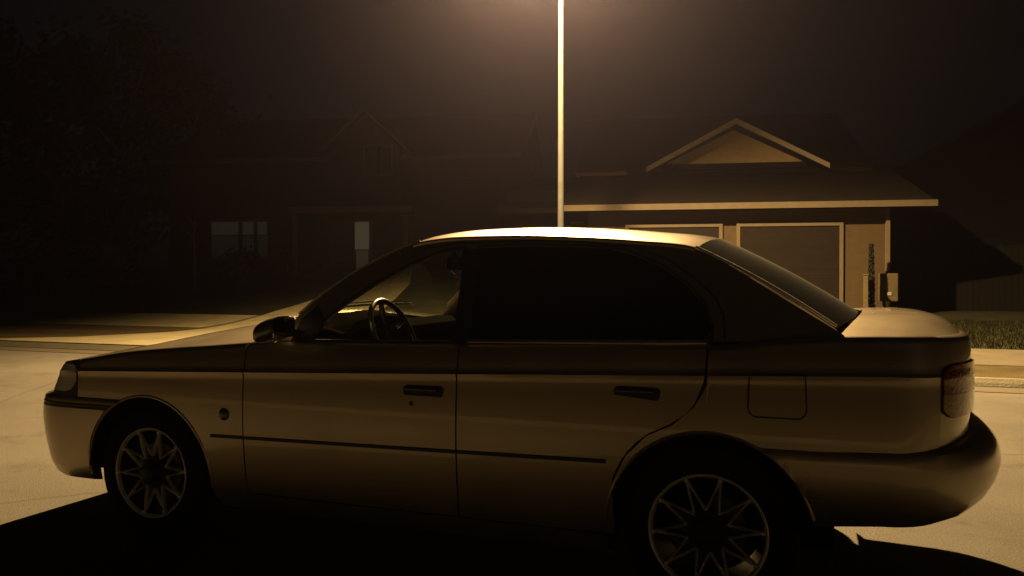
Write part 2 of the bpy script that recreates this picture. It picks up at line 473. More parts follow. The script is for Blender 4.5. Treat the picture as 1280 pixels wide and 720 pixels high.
# bumpers: one band swept round each end
def bumper(name, ts, prof, end, mid):
    """prof: list of (z, out, da) ; da extra length at the end"""
    bm = bmesh.new(); rows = []
    for s, tl in ((-1, ts), (1, ts[::-1])):
        for t in tl:
            col = []
            for z, out, da in prof(t):
                if AX_F-AR < t < AX_F or AX_R < t < AX_R+AR: z = max(z, min(arch_z(t, 0), .60))
                x, q, zz = P(t, z, out, af=(lambda z_, d=da: a_front(.54)*0+d) if end == 'f' else None, ar=(lambda z_, d=da: d) if end == 'r' else None)
                col.append((x, s*q, zz))
            rows.append(col)
    grid(bm, rows, flip=mid); bmesh.ops.remove_doubles(bm, verts=bm.verts, dist=.0005)
    bmesh.ops.recalc_face_normals(bm, faces=bm.faces)
    return link(name, bm, PAINT, car, OFF, angle=30)
def fprof(t):
    return [(.222, -.05, .28), (.232, -.01, .34), (.25, .0, .37), (.30, .005, .395), (.36, .007, .41), (.42, .009, .42), (.48, .010, .425), (.53, .011, .425), (.566, .010, .42),
            (.571, .005, .413), (.589, .005, .41), (.594, .009, .412), (.606, .008, .408), (.613, .004, .40), (.617, -.004, .38), (.617, -.05, .28)]
fb = bumper('front_bumper', (linspace(AX_F-.155, AX_F-AR+.001, 14)+linspace(AX_F-AR-.006, XF, 4)[:-1]) + linspace(XF, TF, 26), fprof, 'f', True)
bm = bmesh.new(); rows = []
for s, tl in ((-1, (linspace(AX_F-.155, AX_F-AR+.001, 14)+linspace(AX_F-AR-.006, XF, 4)[:-1]) + linspace(XF, TF, 26)), (1, ((linspace(AX_F-.155, AX_F-AR+.001, 14)+linspace(AX_F-AR-.006, XF, 4)[:-1]) + linspace(XF, TF, 26))[::-1])):
    for t in tl:
        rows.append([(lambda p: (p[0], s*p[1], p[2]))(P(t, z, o, af=lambda z_: .414)) for z, o in [(max(zz_, min(.60, arch_z(t, 0))), oo) for zz_, oo in ((.571, .005), (.574, .010), (.586, .010), (.589, .005))]])
grid(bm, rows); bmesh.ops.recalc_face_normals(bm, faces=bm.faces); link('rubbing_strip', bm, M['trim'], fb, OFF)
def rprof(t):
    f = max(0, min(1, (t-.02)/.55)); zb = .355+.055*f; zt = .605+.015*f+.03*max(0, min(1, (t-.20)/.25))
    b = .006+.012*f
    zsx = lambda u: zb+(zt-zb)*u
    e = .31
    return [(zsx(-.02), -.06, e-.04), (zsx(.0), -.02, e+.0), (zsx(.08), b-.016, e+.035), (zsx(.22), b-.006, e+.062), (zsx(.4), b, e+.080), (zsx(.58), b+.002, e+.088), (zsx(.74), b, e+.085), (zsx(.86), b-.001, e+.074), (zsx(.95), b-.003, e+.052), (zsx(1.0), b-.010, e+.018), (zsx(1.0), -.05, e-.03)]
rb = bumper('rear_bumper', linspace(AX_R+.17, AX_R+AR-.001, 14) + linspace(AX_R+AR+.004, XR, 6)[:-1] + linspace(XR, TR, 30), rprof, 'r', False)

# hood as a fan from the fender edge to the centre line
def edge_pt(t, dz=0.):
    x, q, _ = P(t, zs(t)-.028, -.031); return x, q, zs(t)-.0015+dz
def top_fan(name, ts, cxf, crown, nr=10, m=PAINT, thick=.006, pw=2.2):
    bm = bmesh.new(); rows = []
    for i, t in enumerate(ts):
        f = i/(len(ts)-1); ex, eq, ez = edge_pt(t); c = cxf(f)
        row = []
        for k in range(-nr, nr+1):
            u = math.sin(math.pi/2*k/nr) if False else k/nr
            x = ex + (c-ex)*(1-u*u); q = -eq*u*-1
            row.append((x, q, ez + crown(f)*(1-abs(u)**pw)))
        rows.append(row)
    grid(bm, rows, flip=False); bmesh.ops.remove_doubles(bm, verts=bm.verts, dist=.0006)
    bmesh.ops.recalc_face_normals(bm, faces=bm.faces)
    if sum(f.normal.z for f in bm.faces) < 0: bmesh.ops.reverse_faces(bm, faces=bm.faces)
    return link(name, bm, m, car, OFF, thick=thick, angle=30)
hood_ts = linspace(TF+.0, XF, 26) + linspace(XF, -2.06, 18)[1:]
nose_x = P(TF, zs(TF)-.028, -.031)[0]
hood = top_fan('hood', hood_ts, lambda f: nose_x + (-2.24-nose_x)*f**1.25, lambda f: .088*min(1, f*2.2)**.75)
# trunk lid
tail_x = P(TR, zs(TR)-.028, -.031)[0]
trunk_ts = linspace(.085, XR, 8) + linspace(XR, TR, 26)[1:]
trunk = top_fan('trunk_lid', trunk_ts, lambda f: .19 + (tail_x-.19)*f, lambda f: .062*(1-.78*f**6), pw=3.0)

# nose: headlamps, grille and panel between bumper and hood edge
def nose_patch(name, t0, t1, z0f, z1f, m, out=0., mirror_both=True, n=10, nz=8, parent=car, thick=.006, s=None):
    bm = bmesh.new()
    rows = []
    for t in linspace(t0, t1, n):
        a, b = z0f(t), z1f(t)
        rows.append([P(t, a+(b-a)*j/nz, out) for j in range(nz+1)])
    if s is None:
        rows2 = [[(x, -q, z) for x, q, z in r] for r in rows] + [r for r in rows[::-1]]
    else: rows2 = [[(x, s*q, z) for x, q, z in r] for r in rows]
    grid(bm, rows2); bmesh.ops.remove_doubles(bm, verts=bm.verts, dist=.0005)
    bmesh.ops.recalc_face_normals(bm, faces=bm.faces)
    # point outwards
    c = sum((f.calc_center_median().x - (-1.5))*f.normal.x + f.calc_center_median().y*f.normal.y for f in bm.faces)
    if c < 0: bmesh.ops.reverse_faces(bm, faces=bm.faces)
    return link(name, bm, m, parent, OFF, thick=thick, angle=30)
HL0, HL1 = -3.140, -3.50
for s in (-1, 1):
    nose_patch('headlight', HL0, HL1, lambda t: .640+.05*max(0, 1-(HL0-t)/.045)**1.5, lambda t: min(zs(t)-.016, .765-.02*max(0, (-3.35-t)/.15)) - .022*max(0, 1-(HL0-t)/.03)**2, M['lens'], .004, s=s, n=24)
    nose_patch('headlight_surround', HL0+.006, HL1-.02, lambda t: .616, lambda t: zs(t)-.004, M['black'], .001, s=s)
gr = nose_patch('grille', HL1-.005, TF, lambda t: .64, lambda t: .715, M['black'], -.004)
nose_patch('nose_panel', HL1, TF, lambda t: .718, lambda t: zs(t)-.004, PAINT, .0)
nose_patch('nose_lower', HL1, TF, lambda t: .612, lambda t: .638, PAINT, .0)
bm = bmesh.new()
for z in (.66, .695):
    tube(bm, [(lambda p: (p[0], s*p[1], p[2]))(P(t, z, .004)) for s, tl in ((-1, linspace(HL1, TF, 8)), (1, linspace(TF, HL1, 8)[1:])) for t in tl], .004, 6)
link('grille_bar', bm, M['chrome'], gr, OFF)
bm = bmesh.new(); x = P(TF, .38, .0, af=lambda z: .42)[0]; box(bm, x-.012, x+.01, -.42, .42, .30, .42, .008); link('lower_intake', bm, M['black'], fb, OFF)

# tail: rear face with lamps
def rc(t, a=0): d = min(t-TL0, TL1-t)+.004; return .030*max(0, 1-d/.05)**2
for s in (-1, 1):
    tl = nose_patch('tail_light', TL0, TL1, lambda t: .795, lambda t: .885-rc(t), M['tail_red'], .008, s=s, nz=8, n=20)
    nose_patch('reversing_lens', TL0, TL1, lambda t: .722+rc(t), lambda t: .794, M['tail_amber'], .008, s=s, nz=6, n=20, parent=tl)
    nose_patch('tail_light_seal', TL0-.002, TL1+.002, lambda t: .719+rc(t)*.8, lambda t: .888-rc(t)*.8, M['black'], .002, s=s)
    nose_patch('rear_corner_panel', TL0-.004, TL1+.004, lambda t: .60, lambda t: .8, PAINT, -.001, s=s)
    nose_patch('rear_shoulder', TL0-.004, TL1+.004, lambda t: .801, lambda t: zs(t)-.028, PAINT, -.001, s=s)
nose_patch('rear_panel', TL1+.002, TR, lambda t: .60, lambda t: zs(t)-.028, PAINT, 0, nz=12)
# rolled rear edge of the trunk
bm = bmesh.new(); rows = []
half = linspace(TL0-.004, TR, 26)
for s, tl_ in ((-1, half), (1, half[::-1])):
    for t in tl_:
        zq = zs(t)-.028; x, q, z = P(t, zq); x2, q2, _ = P(t, zq, -.031)
        rows.append([(x+(x2-x)*(1-math.cos(a)), s*(q+(q2-q)*(1-math.cos(a))), zq+.0265*math.sin(a)) for a in [math.pi/2*k/6 for k in range(7)]])
grid(bm, rows); bmesh.ops.remove_doubles(bm, verts=bm.verts, dist=.0004); bmesh.ops.recalc_face_normals(bm, faces=bm.faces)
link('trunk_edge', bm, PAINT, trunk, OFF)
bm = bmesh.new(); x = P(TR, .70)[0]; box(bm, x-.004, x+.012, -.26, .26, .655, .765, .004); link('plate_recess', bm, M['black'], car, OFF)
bm = bmesh.new(); rows = []
half = linspace(TF, XF, 26)+[-3.132]
for s, tl_ in ((-1, half[::-1]), (1, half)):
    for t in tl_:
        zq = zs(t)-.028; x, q, z = P(t, zq); x2, q2, _ = P(t, zq, -.031)
        rows.append([(x+(x2-x)*(1-math.cos(a)), s*(q+(q2-q)*(1-math.cos(a))), zq+.0265*math.sin(a)) for a in [math.pi/2*k/6 for k in range(7)]])
grid(bm, rows); bmesh.ops.remove_doubles(bm, verts=bm.verts, dist=.0004); bmesh.ops.recalc_face_normals(bm, faces=bm.faces)
link('hood_front_edge', bm, PAINT, hood, OFF)

# ------------------------------------------------------------------ greenhouse
def gq(x, z): return .775 - .3375*(z-.90) - .010*((x+1.1)/.9)**2
OUT = [(-2.07, .900), (-2.03, .945), (-1.985, 1.005), (-1.895, 1.083), (-1.762, 1.173), (-1.627, 1.243), (-1.545, 1.279), (-1.47, 1.302), (-1.352, 1.316), (-1.215, 1.320), (-1.014, 1.319),
       (-.838, 1.311), (-.70, 1.302), (-.581, 1.291), (-.47, 1.281), (-.394, 1.268), (-.296, 1.218), (-.162, 1.136), (-.034, 1.056), (.051, 1.004), (.10, .972), (.085, .952)]
FW = [(-1.905, .905), (-1.885, .945), (-1.845, .993), (-1.771, 1.055), (-1.64, 1.140), (-1.515, 1.205), (-1.41, 1.250), (-1.345, 1.268), (-1.275, 1.275), (-1.262, 1.270), (-1.262, .914)]
RW = [(-1.205, .914), (-1.205, 1.276), (-1.10, 1.281), (-.883, 1.278), (-.698, 1.268), (-.608, 1.247), (-.489, 1.197), (-.402, 1.134), (-.338, 1.064), (-.312, .988), (-.315, .935)]
def densify(poly, d=.03):
    o = []
    for (a, b), (c, e) in zip(poly, poly[1:]+poly[:1]):
        n = max(1, int(math.hypot(c-a, e-b)/d))
        for i in range(n): o.append((a+(c-a)*i/n, b+(e-b)*i/n))
    return o
def gpatch(name, outer, holes, s, m, inset=0., thick=.02, parent=car):
    bm = bmesh.new(); es = []
    for loop in [outer]+holes:
        vs = [bm.verts.new((x, 0, z)) for x, z in densify(loop)]
        for i in range(len(vs)): es.append(bm.edges.new((vs[i], vs[(i+1) % len(vs)])))
    bmesh.ops.triangle_fill(bm, edges=es, use_beauty=True)
    for v in bm.verts: v.co.y = s*(gq(v.co.x, v.co.z)-inset)
    bmesh.ops.recalc_face_normals(bm, faces=bm.faces)
    if sum(f.normal.y*s for f in bm.faces) < 0: bmesh.ops.reverse_faces(bm, faces=bm.faces)
    return link(name, bm, m, parent, OFF, thick=thick, angle=40)
def inset_poly(poly, d):
    cx = sum(p[0] for p in poly)/len(poly); cz = sum(p[1] for p in poly)/len(poly)
    o = []
    n = len(poly)
    for i in range(n):
        a, b, c = Vector(poly[i-1]), Vector(poly[i]), Vector(poly[(i+1) % n])
        e1 = (b-a).normalized(); e2 = (c-b).normalized()
        nn = Vector((-e1.y, e1.x)) + Vector((-e2.y, e2.x))
        nn.normalize()
        if nn.dot(Vector((cx, cz))-b) < 0: nn = -nn
        o.append(tuple(b+nn*d))
    return o
for s in (-1, 1):
    gpatch('cabin_side_frame', OUT, [FW, RW], s, PAINT)
    # rubber seals along the window openings (thin bright edge catches the light)
    for key, poly in (('f', FW), ('r', RW)):
        bm = bmesh.new(); pts = [(x, s*(gq(x, z)+.001), z) for x, z in densify(poly)]
        tube(bm, pts+[pts[0]], .006, 6, cap=False); link('window_seal', bm, M['trim'], doors[key, s], OFF)
    g = gpatch('window_glass', inset_poly(RW, -.004), [], s, M['tint'], .012, .004, parent=doors['r', s])
    if s > 0: gpatch('window_glass', inset_poly(FW, -.004), [], s, M['tint3'], .012, .004, parent=doors['f', s])
    # door frame shut line above the rear window
    bm = bmesh.new()
    dl = [(-1.45, 1.275), (-1.30, 1.294), (-1.0, 1.298), (-.80, 1.292), (-.60, 1.268), (-.477, 1.222), (-.375, 1.152), (-.305, 1.085), (-.278, 1.031), (-.272, .95)]
    tube(bm, [(x, s*(gq(x, z)+.0005), z) for x, z in dl], .0035, 6); link('door_frame_shut_line', bm, M['trim'], car, OFF)
    gpatch('centre_pillar_trim', [(-1.258, .915), (-1.210, .915), (-1.210, 1.272), (-1.258, 1.268)], [], s, M['trim'], -.003, .004)
    # bright belt moulding
    bm = bmesh.new(); tube(bm, [(x, s*(gq(x, zs(x)+.004)+.006), zs(x)+.004) for x in linspace(-1.20, -.33, 10)], .0042, 6); link('belt_moulding', bm, M['chrome'], doors['r', s], OFF)
    bm = bmesh.new(); tube(bm, [(x, s*(gq(x, zs(x)+.004)+.006), zs(x)+.004) for x in linspace(-1.90, -1.262, 8)], .0042, 6); link('belt_moulding', bm, M['trim'], doors['f', s], OFF)
    # ledge between door top and glass
    bm = bmesh.new(); rows = []
    for x in linspace(-2.10, .10, 40):
        rows.append([(x, s*(P(x, zs(x)-.013)[1]+.001), zs(x)-.014), (x, s*(P(x, zs(x)-.013)[1]-.006), zs(x)-.004), (x, s*(gq(x, .91)-.0), zs(x)-.0005), (x, s*(gq(x, .91)-.012), zs(x)-.001)])
    grid(bm, rows, flip=(s > 0)); link('shoulder_ledge', bm, PAINT, car, OFF)

# roof skin
ROOF = [p for p in OUT if -1.48 < p[0] < -.39]
def rz(x): return smooth_interp([(-1.53, 1.285)] + [p for p in OUT if -1.48 < p[0] < -.39] + [(-.36, 1.254)], x)
def roof_pt(x, u):
    z = rz(x); q = gq(x, z)-.002
    f = (x+1.5)/1.13                       # bow the two headers
    xb = x - .07*(1-abs(u)**2)*(1-f) + .045*(1-abs(u)**2)*f
    crown = .062 * (.86+.14*math.sin(math.pi*min(1, max(0, f*.9+.08))))
    return (xb, q*u, z - .006 + (crown+.006)*(1-abs(u)**2.6))
bm = bmesh.new()
us = [math.sin(math.pi/2*k/20) for k in range(-20, 21)]
grid(bm, [[roof_pt(x, u) for u in us] for x in linspace(-1.50, -.385, 40)])
bmesh.ops.recalc_face_normals(bm, faces=bm.faces)
if sum(f.normal.z for f in bm.faces) < 0: bmesh.ops.reverse_faces(bm, faces=bm.faces)
roof = link('roof', bm, PAINT, car, OFF, thick=.02, angle=30)
for s in (-1, 1):
    bm = bmesh.new(); tube(bm, [(x, s*(gq(x, rz(x))-.001), rz(x)-.006) for x in linspace(-1.50, -.385, 30)], .010, 8)
    link('roof_rail', bm, PAINT, roof, OFF)

def screen(name, top, bot, bow, m, nr=12, nc=20, thick=.005, parent=car):
    """curved glass between a top curve top(u) and a bottom curve bot(u)"""
    bm = bmesh.new(); rows = []
    for j in range(nr+1):
        f = j/nr; row = []
        for k in range(nc+1):
            u = -1+2*k/nc; a, b = Vector(top(u)), Vector(bot(u)); p = a.lerp(b, f)
            p += Vector(bow)*math.sin(math.pi*f)*1.0
            row.append(p)
        rows.append(row)
    grid(bm, rows); bmesh.ops.recalc_face_normals(bm, faces=bm.faces)
    if sum(f.normal.z for f in bm.faces) < 0: bmesh.ops.reverse_faces(bm, faces=bm.faces)
    return link(name, bm, m, parent, OFF, thick=thick)
ws_top = lambda u: roof_pt(-1.502, u)
ws_bot = lambda u: (-2.05-.20*(1-u*u), u*(gq(-2.0, .93)-.02), .925+.062*(1-u*u))
screen('windshield', ws_top, ws_bot, (-.012, 0, .012), M['clear'])
rw_top = lambda u: roof_pt(-.383, u)
rw_bot = lambda u: (.075+.10*(1-u*u), u*(gq(.0, .98)-.035), .990+.036*(1-u*u))
screen('rear_window', rw_top, rw_bot, (.008, 0, .008), M['tint2'])
for s in (-1, 1):   # bright edge trim at the rear screen, pale highlight strip at the windshield
    bm = bmesh.new(); pts = []
    for j in range(13):
        f = j/12; a, b = Vector(rw_top(s)), Vector(rw_bot(s)); p = a.lerp(b, f)+Vector((.008, 0, .008))*math.sin(math.pi*f); pts.append(p+Vector((.003, s*.006, .009)))
    tube(bm, pts, .0055, 6); link('rear_window_trim', bm, M['edge'], car, OFF)
    # pillar returns joining the frame to the screens
    bm = bmesh.new(); rows = []
    for j in range(25):
        f = j/24; a, b = Vector(rw_top(s)), Vector(rw_bot(s)); p = a.lerp(b, f)+Vector((.008, 0, .008))*math.sin(math.pi*f)
        x = -.385+(.10+.385)*f; z = smooth_interp([q for q in OUT if q[0] > -.4][:-1], x)
        rows.append([(x, s*gq(x, z), z), ((x+p.x)/2, s*(gq(x, z)-.012), z+.006), p])
    grid(bm, rows, flip=(s > 0)); link('rear_pillar_edge', bm, PAINT, car, OFF)
    bm = bmesh.new(); rows = []
    A = [p for p in OUT if p[0] < -1.46]
    for j in range(25):
        f = j/24; a, b = Vector(ws_top(s)), Vector(ws_bot(s)); p = a.lerp(b, f)+Vector((-.012, 0, .012))*math.sin(math.pi*f)
        x = -1.50+(-2.05+1.50)*f; z = smooth_interp(A, x)
        rows.append([(x, s*gq(x, z), z), ((x+p.x)/2, s*(gq(x, z)-.01), z+.004), p])
    grid(bm, rows, flip=(s < 0)); link('front_pillar_edge', bm, PAINT, car, OFF)
    bm = bmesh.new(); tube(bm, [(p[0]-.004, s*(gq(*p)-.006), p[1]+.006) for p in A[2:]], .0045, 6); link('front_pillar_highlight', bm, M['edge'], car, OFF)  # pale strip stands in for the highlight along the pillar

# cowl, wipers
bm = bmesh.new(); rows = []
for k in range(21):
    u = -1+2*k/20; b = Vector(ws_bot(u)); hx = -2.08-.18*(1-u*u); q = u*.745
    rows.append([(hx-.02, q, .890+.088*(1-abs(u)**2.2)-.012), (hx+.01, q, .890+.088*(1-abs(u)**2.2)-.016), ((hx+b.x)/2, q, b.z-.012), (b.x+.02, b.y, b.z-.004)])
grid(bm, rows); bmesh.ops.recalc_face_normals(bm, faces=bm.faces); link('cowl', bm, M['black'], car, OFF)
for (y0, y1) in ((-.62, -.06), (-.02, .50)):
    bm = bmesh.new()
    def wp(y, h): 
        u = y/.75; b = Vector(ws_bot(u)); return (b.x+.03+h*.8-.01, y, b.z+.028+h*.6)
    tube(bm, [wp(y0, .0), wp((y0+y1)/2, .02), wp(y1, .05)], .007, 6); tube(bm, [wp(y0-.02, .03), wp((y0+y1)/2-.02, .045), wp(y1-.04, .06)], .005, 6)
    tube(bm, [wp(y0, -.01), wp(y0, .02)], .014, 8)
    link('wiper', bm, M['black'], car, OFF)
# door mirrors
for s in (-1, 1):
    bm = bmesh.new(); bmesh.ops.create_uvsphere(bm, u_segments=24, v_segments=14, radius=1)
    for v in bm.verts:
        x, y, z = v.co
        f = lambda a: math.copysign(abs(a)**.72, a)
        v.co = (f(x)*.078, f(y)*.084, f(z)*.046)
        if v.co.x > .035: v.co.x = .035
        v.co.z += v.co.x*.30 - .018*(v.co.x*10)**2*.3
    bmesh.ops.translate(bm, verts=bm.verts, vec=(-1.985, s*.880, .955))
    box(bm, -2.0, -1.95, s*.76, s*.82, .92, .95, .008)
    h = link('door_mirror', bm, M['mirror_shell'], car, OFF)
    bm = bmesh.new(); box(bm, -1.9495, -1.9455, s*.880-.068, s*.880+.068, .926, .998, .0015); link('mirror_glass', bm, M['mirror'], h, OFF)
    # quarter fillet (sail) ahead of the window
    gpatch('mirror_sail', [(-1.998, .903), (-1.965, .99), (-1.90, 1.045), (-1.85, .985), (-1.895, .903)], [], s, M['black'], -.003, .006)

# mouldings, handles, fuel flap, repeater
def strip_moulding(name, x0, x1, parent, s, z0=.493, sl=.0157):
    bm = bmesh.new(); rows = []
    for x in linspace(x0, x1, 14):
        z = z0+(x+2.373)*sl; w = side_w(x, z); rows.append([(x, s*(w-.001), z-.008), (x, s*(w+.007), z-.005), (x, s*(w+.007), z+.005), (x, s*(w-.001), z+.008)])
    vs = grid(bm, rows, flip=(s > 0)); bm.faces.new(vs[0]); bm.faces.new(vs[-1][::-1])
    bmesh.ops.recalc_face_normals(bm, faces=bm.faces)
    link(name, bm, M['trim'], parent, OFF)
def handle(x0, x1, z, parent, s):
    xm = (x0+x1)/2; zm = z; w = side_w(xm, z)
    bm = bmesh.new(); rr = .017; poly = []
    for cx_, cz_, a0 in ((x1-rr, zm+.023-rr, 0), (x0+rr, zm+.023-rr, 90), (x0+rr*1.1, zm-.025+rr, 180), (x1-rr*1.2, zm-.025+rr, 270)):
        poly += [(cx_+rr*math.cos(R(a0+90*i/6)), cz_+rr*math.sin(R(a0+90*i/6))) for i in range(7)]
    prism(bm, poly, s*(w-.02), s*(w+.0012)); bmesh.ops.recalc_face_normals(bm, faces=bm.faces)
    h = link('door_handle', bm, M['black'], parent, OFF)
    h.name = 'door_handle'
    bm = bmesh.new(); box(bm, x0+.010, x1-.022, s*(w+.0), s*(w+.016), zm+.000, zm+.018, .006)
    o = link('handle_grip', bm, PAINT if False else M['satin'], parent, OFF)
    if x1 > -1.3 and x0 < -1.4:
        bm = bmesh.new(); lathe(bm, [(.0005, .004), (.008, .004), (.0105, .001), (.0105, -.004)], 16, 'y'); 
        if s < 0: bmesh.ops.scale(bm, verts=bm.verts, vec=(1, -1, 1))
        bmesh.ops.recalc_face_normals(bm, faces=bm.faces); bmesh.ops.translate(bm, verts=bm.verts, vec=(x0+.035, s*(w+.001), zm-.048)); link('door_lock', bm, M['steel'], parent, OFF)
for s in (-1, 1):
    strip_moulding('side_moulding', -2.373, FD0-.006, car, s)
    strip_moulding('door_moulding', FD0+.006, FD1-.006, doors['f', s], s)
    strip_moulding('door_moulding', FD1+.006, -.667, doors['r', s], s)
    handle(-1.458, -1.288, .728, doors['f', s], s)
    handle(-.640, -.478, .760, doors['r', s], s)
    bm = bmesh.new(); lathe(bm, [(.0005, .009), (.014, .008), (.024, .005), (.028, -.002)], 24, 'y', (0, 0, 0))
    if s < 0: bmesh.ops.scale(bm, verts=bm.verts, vec=(1, -1, 1))
    bmesh.ops.recalc_face_normals(bm, faces=bm.faces)
    bmesh.ops.translate(bm, verts=bm.verts, vec=(-2.302, s*side_w(-2.30, .588), .588)); link('side_repeater', bm, M['repeater'], car, OFF)
# fuel flap outline groove
s = -1
bm = bmesh.new(); r = .03; x0, x1, z0, z1 = -.193, -.012, .703, .842; pts = []
for (cx, cz, a0) in ((x1-r, z0+r, -90), (x1-.01, z1-.005, 0), (x0+.01, z1-.005, 90), (x0+r, z0+r, 180)):
    rr = r if cz < .8 else .006
    for k in range(5):
        a = R(a0+90*k/4); x = cx+rr*math.cos(a); z = cz+rr*math.sin(a); pts.append((x, s*(side_w(x, z)-.0005), z))
tube(bm, pts+[pts[0]], .0028, 6, cap=False); link('fuel_flap_groove', bm, M['trim'], quarters[-1], OFF)

# wheels
def wheel(cx, s):
    y = s*.79        # outer face plane
    def L(bm):       # outward = +y, flip for the near side
        if s < 0: bmesh.ops.scale(bm, verts=bm.verts, vec=(1, -1, 1))
        bmesh.ops.recalc_face_normals(bm, faces=bm.faces)
        bmesh.ops.translate(bm, verts=bm.verts, vec=(cx, s*.775, WZ))
    bm = bmesh.new()
    lathe(bm, [(.196, -.150), (.205, -.172), (.235, -.185), (.270, -.182), (.290, -.165), (.2965, -.14), (.297, -.095), (.2965, -.045), (.290, -.018), (.272, -.001), (.245, .006), (.222, .004), (.206, -.004), (.198, -.012)], 72)
    L(bm); w = link('wheel', bm, M['rubber'], car, OFF)
    bm = bmesh.new()
    lathe(bm, [(.199, -.008), (.200, .0), (.197, .002), (.192, -.001), (.189, -.008), (.185, -.018)], 72)      # lip
    for k in range(10):
        a = R(77+36*k); o = Vector((.184*math.cos(a), -.012, .184*math.sin(a)))
        for d in (-18, 18):
            b = R(77+36*k+d); i = Vector((.070*math.cos(b), -.020, .070*math.sin(b)))
            n = 4; rows = []
            t = (o-i).normalized(); sd = t.cross(Vector((0, 1, 0))).normalized()
            for j in range(n+1):
                p = i.lerp(o, j/n); hw = .0050-.0008*math.sin(math.pi*j/n); dy = .006*math.sin(math.pi*j/n)
                rows.append([p+sd*hw+Vector((0, -.009, 0)), p+sd*hw+Vector((0, -.002, 0)), p+Vector((0, .004+dy, 0)), p-sd*hw+Vector((0, -.002, 0)), p-sd*hw+Vector((0, -.009, 0))])
            grid(bm, rows)
        box_c = o*.985
        r_ = bmesh.ops.create_icosphere(bm, subdivisions=1, radius=.009, matrix=Matrix.Translation(o*.99+Vector((0, .004, 0))))
    L(bm); link('rim', bm, M['alloy'], w, OFF)
    bm = bmesh.new(); lathe(bm, [(.184, -.012), (.176, -.05), (.17, -.10), (.17, -.15)], 60); L(bm); link('rim_barrel', bm, M['barrel'], w, OFF)
    bm = bmesh.new(); lathe(bm, [(.0005, .020), (.020, .019), (.038, .012), (.050, .0), (.058, -.014), (.066, -.016), (.070, -.024), (.070, -.05)], 40)
    for k in range(5):
        a = R(90+72*k); bmesh.ops.create_icosphere(bm, subdivisions=1, radius=.007, matrix=Matrix.Translation((.046*math.cos(a), .006, .046*math.sin(a))))
    L(bm); link('hub_cap', bm, M['black'], w, OFF)
    bm = bmesh.new(); lathe(bm, [(.0005, -.055), (.125, -.055), (.125, -.075), (.0005, -.075)], 48); box(bm, -.11, -.05, -.085, -.045, -.05, .06, .008)
    L(bm); link('brake_disc', bm, M['steel'], w, OFF)
for cx in (AX_F, AX_R):
    for s in (-1, 1): wheel(cx, s)

# interior
bm = bmesh.new(); rows = []
for y in linspace(-.70, .70, 28):
    hood_ = max(0, 1-((y+.38)/.27)**2)**.4 if abs(y+.38) < .27 else 0
    rows.append([(-2.120, y, .90), (-2.020, y, .935), (-2.030, y, .946+.012*hood_), (-1.970, y, .950+.045*hood_), (-1.880, y, .953+.062*hood_), (-1.800, y, .93+.06*hood_), (-1.790, y, .90+.05*hood_), (-1.850, y, .86), (-1.880, y, .70), (-1.920, y, .50), (-2.000, y, .45)])
grid(bm, rows); bmesh.ops.recalc_face_normals(bm, faces=bm.faces)
dash = link('dashboard', bm, M['dash'], car, OFF, thick=.01)
bm = bmesh.new()
for k, (y, z, w_) in enumerate(((-.10, .86, .05), (.05, .86, .05), (-.02, .80, .09), (-.02, .74, .09))): box(bm, -1.87, -1.84, y-w_/1.6, y+w_/1.6, z-.018, z+.018, .004)
link('dash_vent', bm, M['chrome'], dash, OFF)
bm = bmesh.new()
c = Vector((-1.745, -.36, .905)); tilt = R(24)
ax = Vector((math.cos(tilt), 0, math.sin(tilt))); e1 = Vector((0, 1, 0)); e2 = ax.cross(e1) * -1
ring = [c+(e1*math.cos(a)+e2*math.sin(a))*.166 for a in [2*math.pi*k/40 for k in range(40)]]
tube(bm, ring+[ring[0]], .013, 10, cap=False)
for a in (R(200), R(-20), R(270)):
    tube(bm, [c-ax*.02, c-ax*.02+(e1*math.cos(a)+e2*math.sin(a))*.09, c+(e1*math.cos(a)+e2*math.sin(a))*.163], [.022, .015, .011], 8)
tube(bm, [c+ax*.005, c-ax*.05], [.05, .062], 20); tube(bm, [c-ax*.05, c-ax*.22-Vector((0, 0, .02))], [.035, .04], 14)
link('steering_wheel', bm, M['satin'], car, OFF, angle=50)
bm = bmesh.new(); tube(bm, [c-ax*.09, c-ax*.09+Vector((0, .19, .01))], .009, 8); tube(bm, [c-ax*.09, c-ax*.09+Vector((0, -.19, .02))], .009, 8); link('control_stalk', bm, M['chrome'], car, OFF)
def seat(x, y, w, name='front_seat', rake=.18):
    bm = bmesh.new(); box(bm, x-.28, x+.26, y-w, y+w, .42, .58, .05)
    for f0, f1, t in ((.0, .56, .06),):
        pts = []
        rows = []
        for j in range(7):
            f = j/6; cx_ = x+.22+rake*f; z = .55+.52*f; ww = w*(1-.12*f*f); th = .07-.02*f
            rows.append([(cx_-th, y-ww*.9, z), (cx_-th-.01, y, z), (cx_-th, y+ww*.9, z), (cx_, y+ww, z), (cx_+th, y+ww*.9, z), (cx_+th, y, z), (cx_+th, y-ww*.9, z), (cx_, y-ww, z), (cx_-th, y-ww*.9, z)])
        vs = grid(bm, rows); bm.faces.new(vs[-1][:-1]); bm.faces.new(vs[0][:-1][::-1])
    o = link(name, bm, M['seat'], car, OFF, angle=50)
    bm = bmesh.new(); box(bm, x+.22+rake-.04, x+.22+rake+.05, y-min(w, .13), y+min(w, .13), 1.05, 1.16, .03); link('headrest', bm, M['seat'], o, OFF, angle=50)
seat(-1.20, -.36, .25); seat(-1.20, .36, .25)
seat(-.72, 0, .60, 'rear_seat', .14)
bm = bmesh.new(); box(bm, -2.3, -.1, -.70, .70, .27, .30, 0); box(bm, -.10, .12, -.66, .66, .90, .93, .01); box(bm, -2.14, -2.10, -.68, .68, .30, .90, 0); link('cabin_floor', bm, M['inner'], car, OFF)
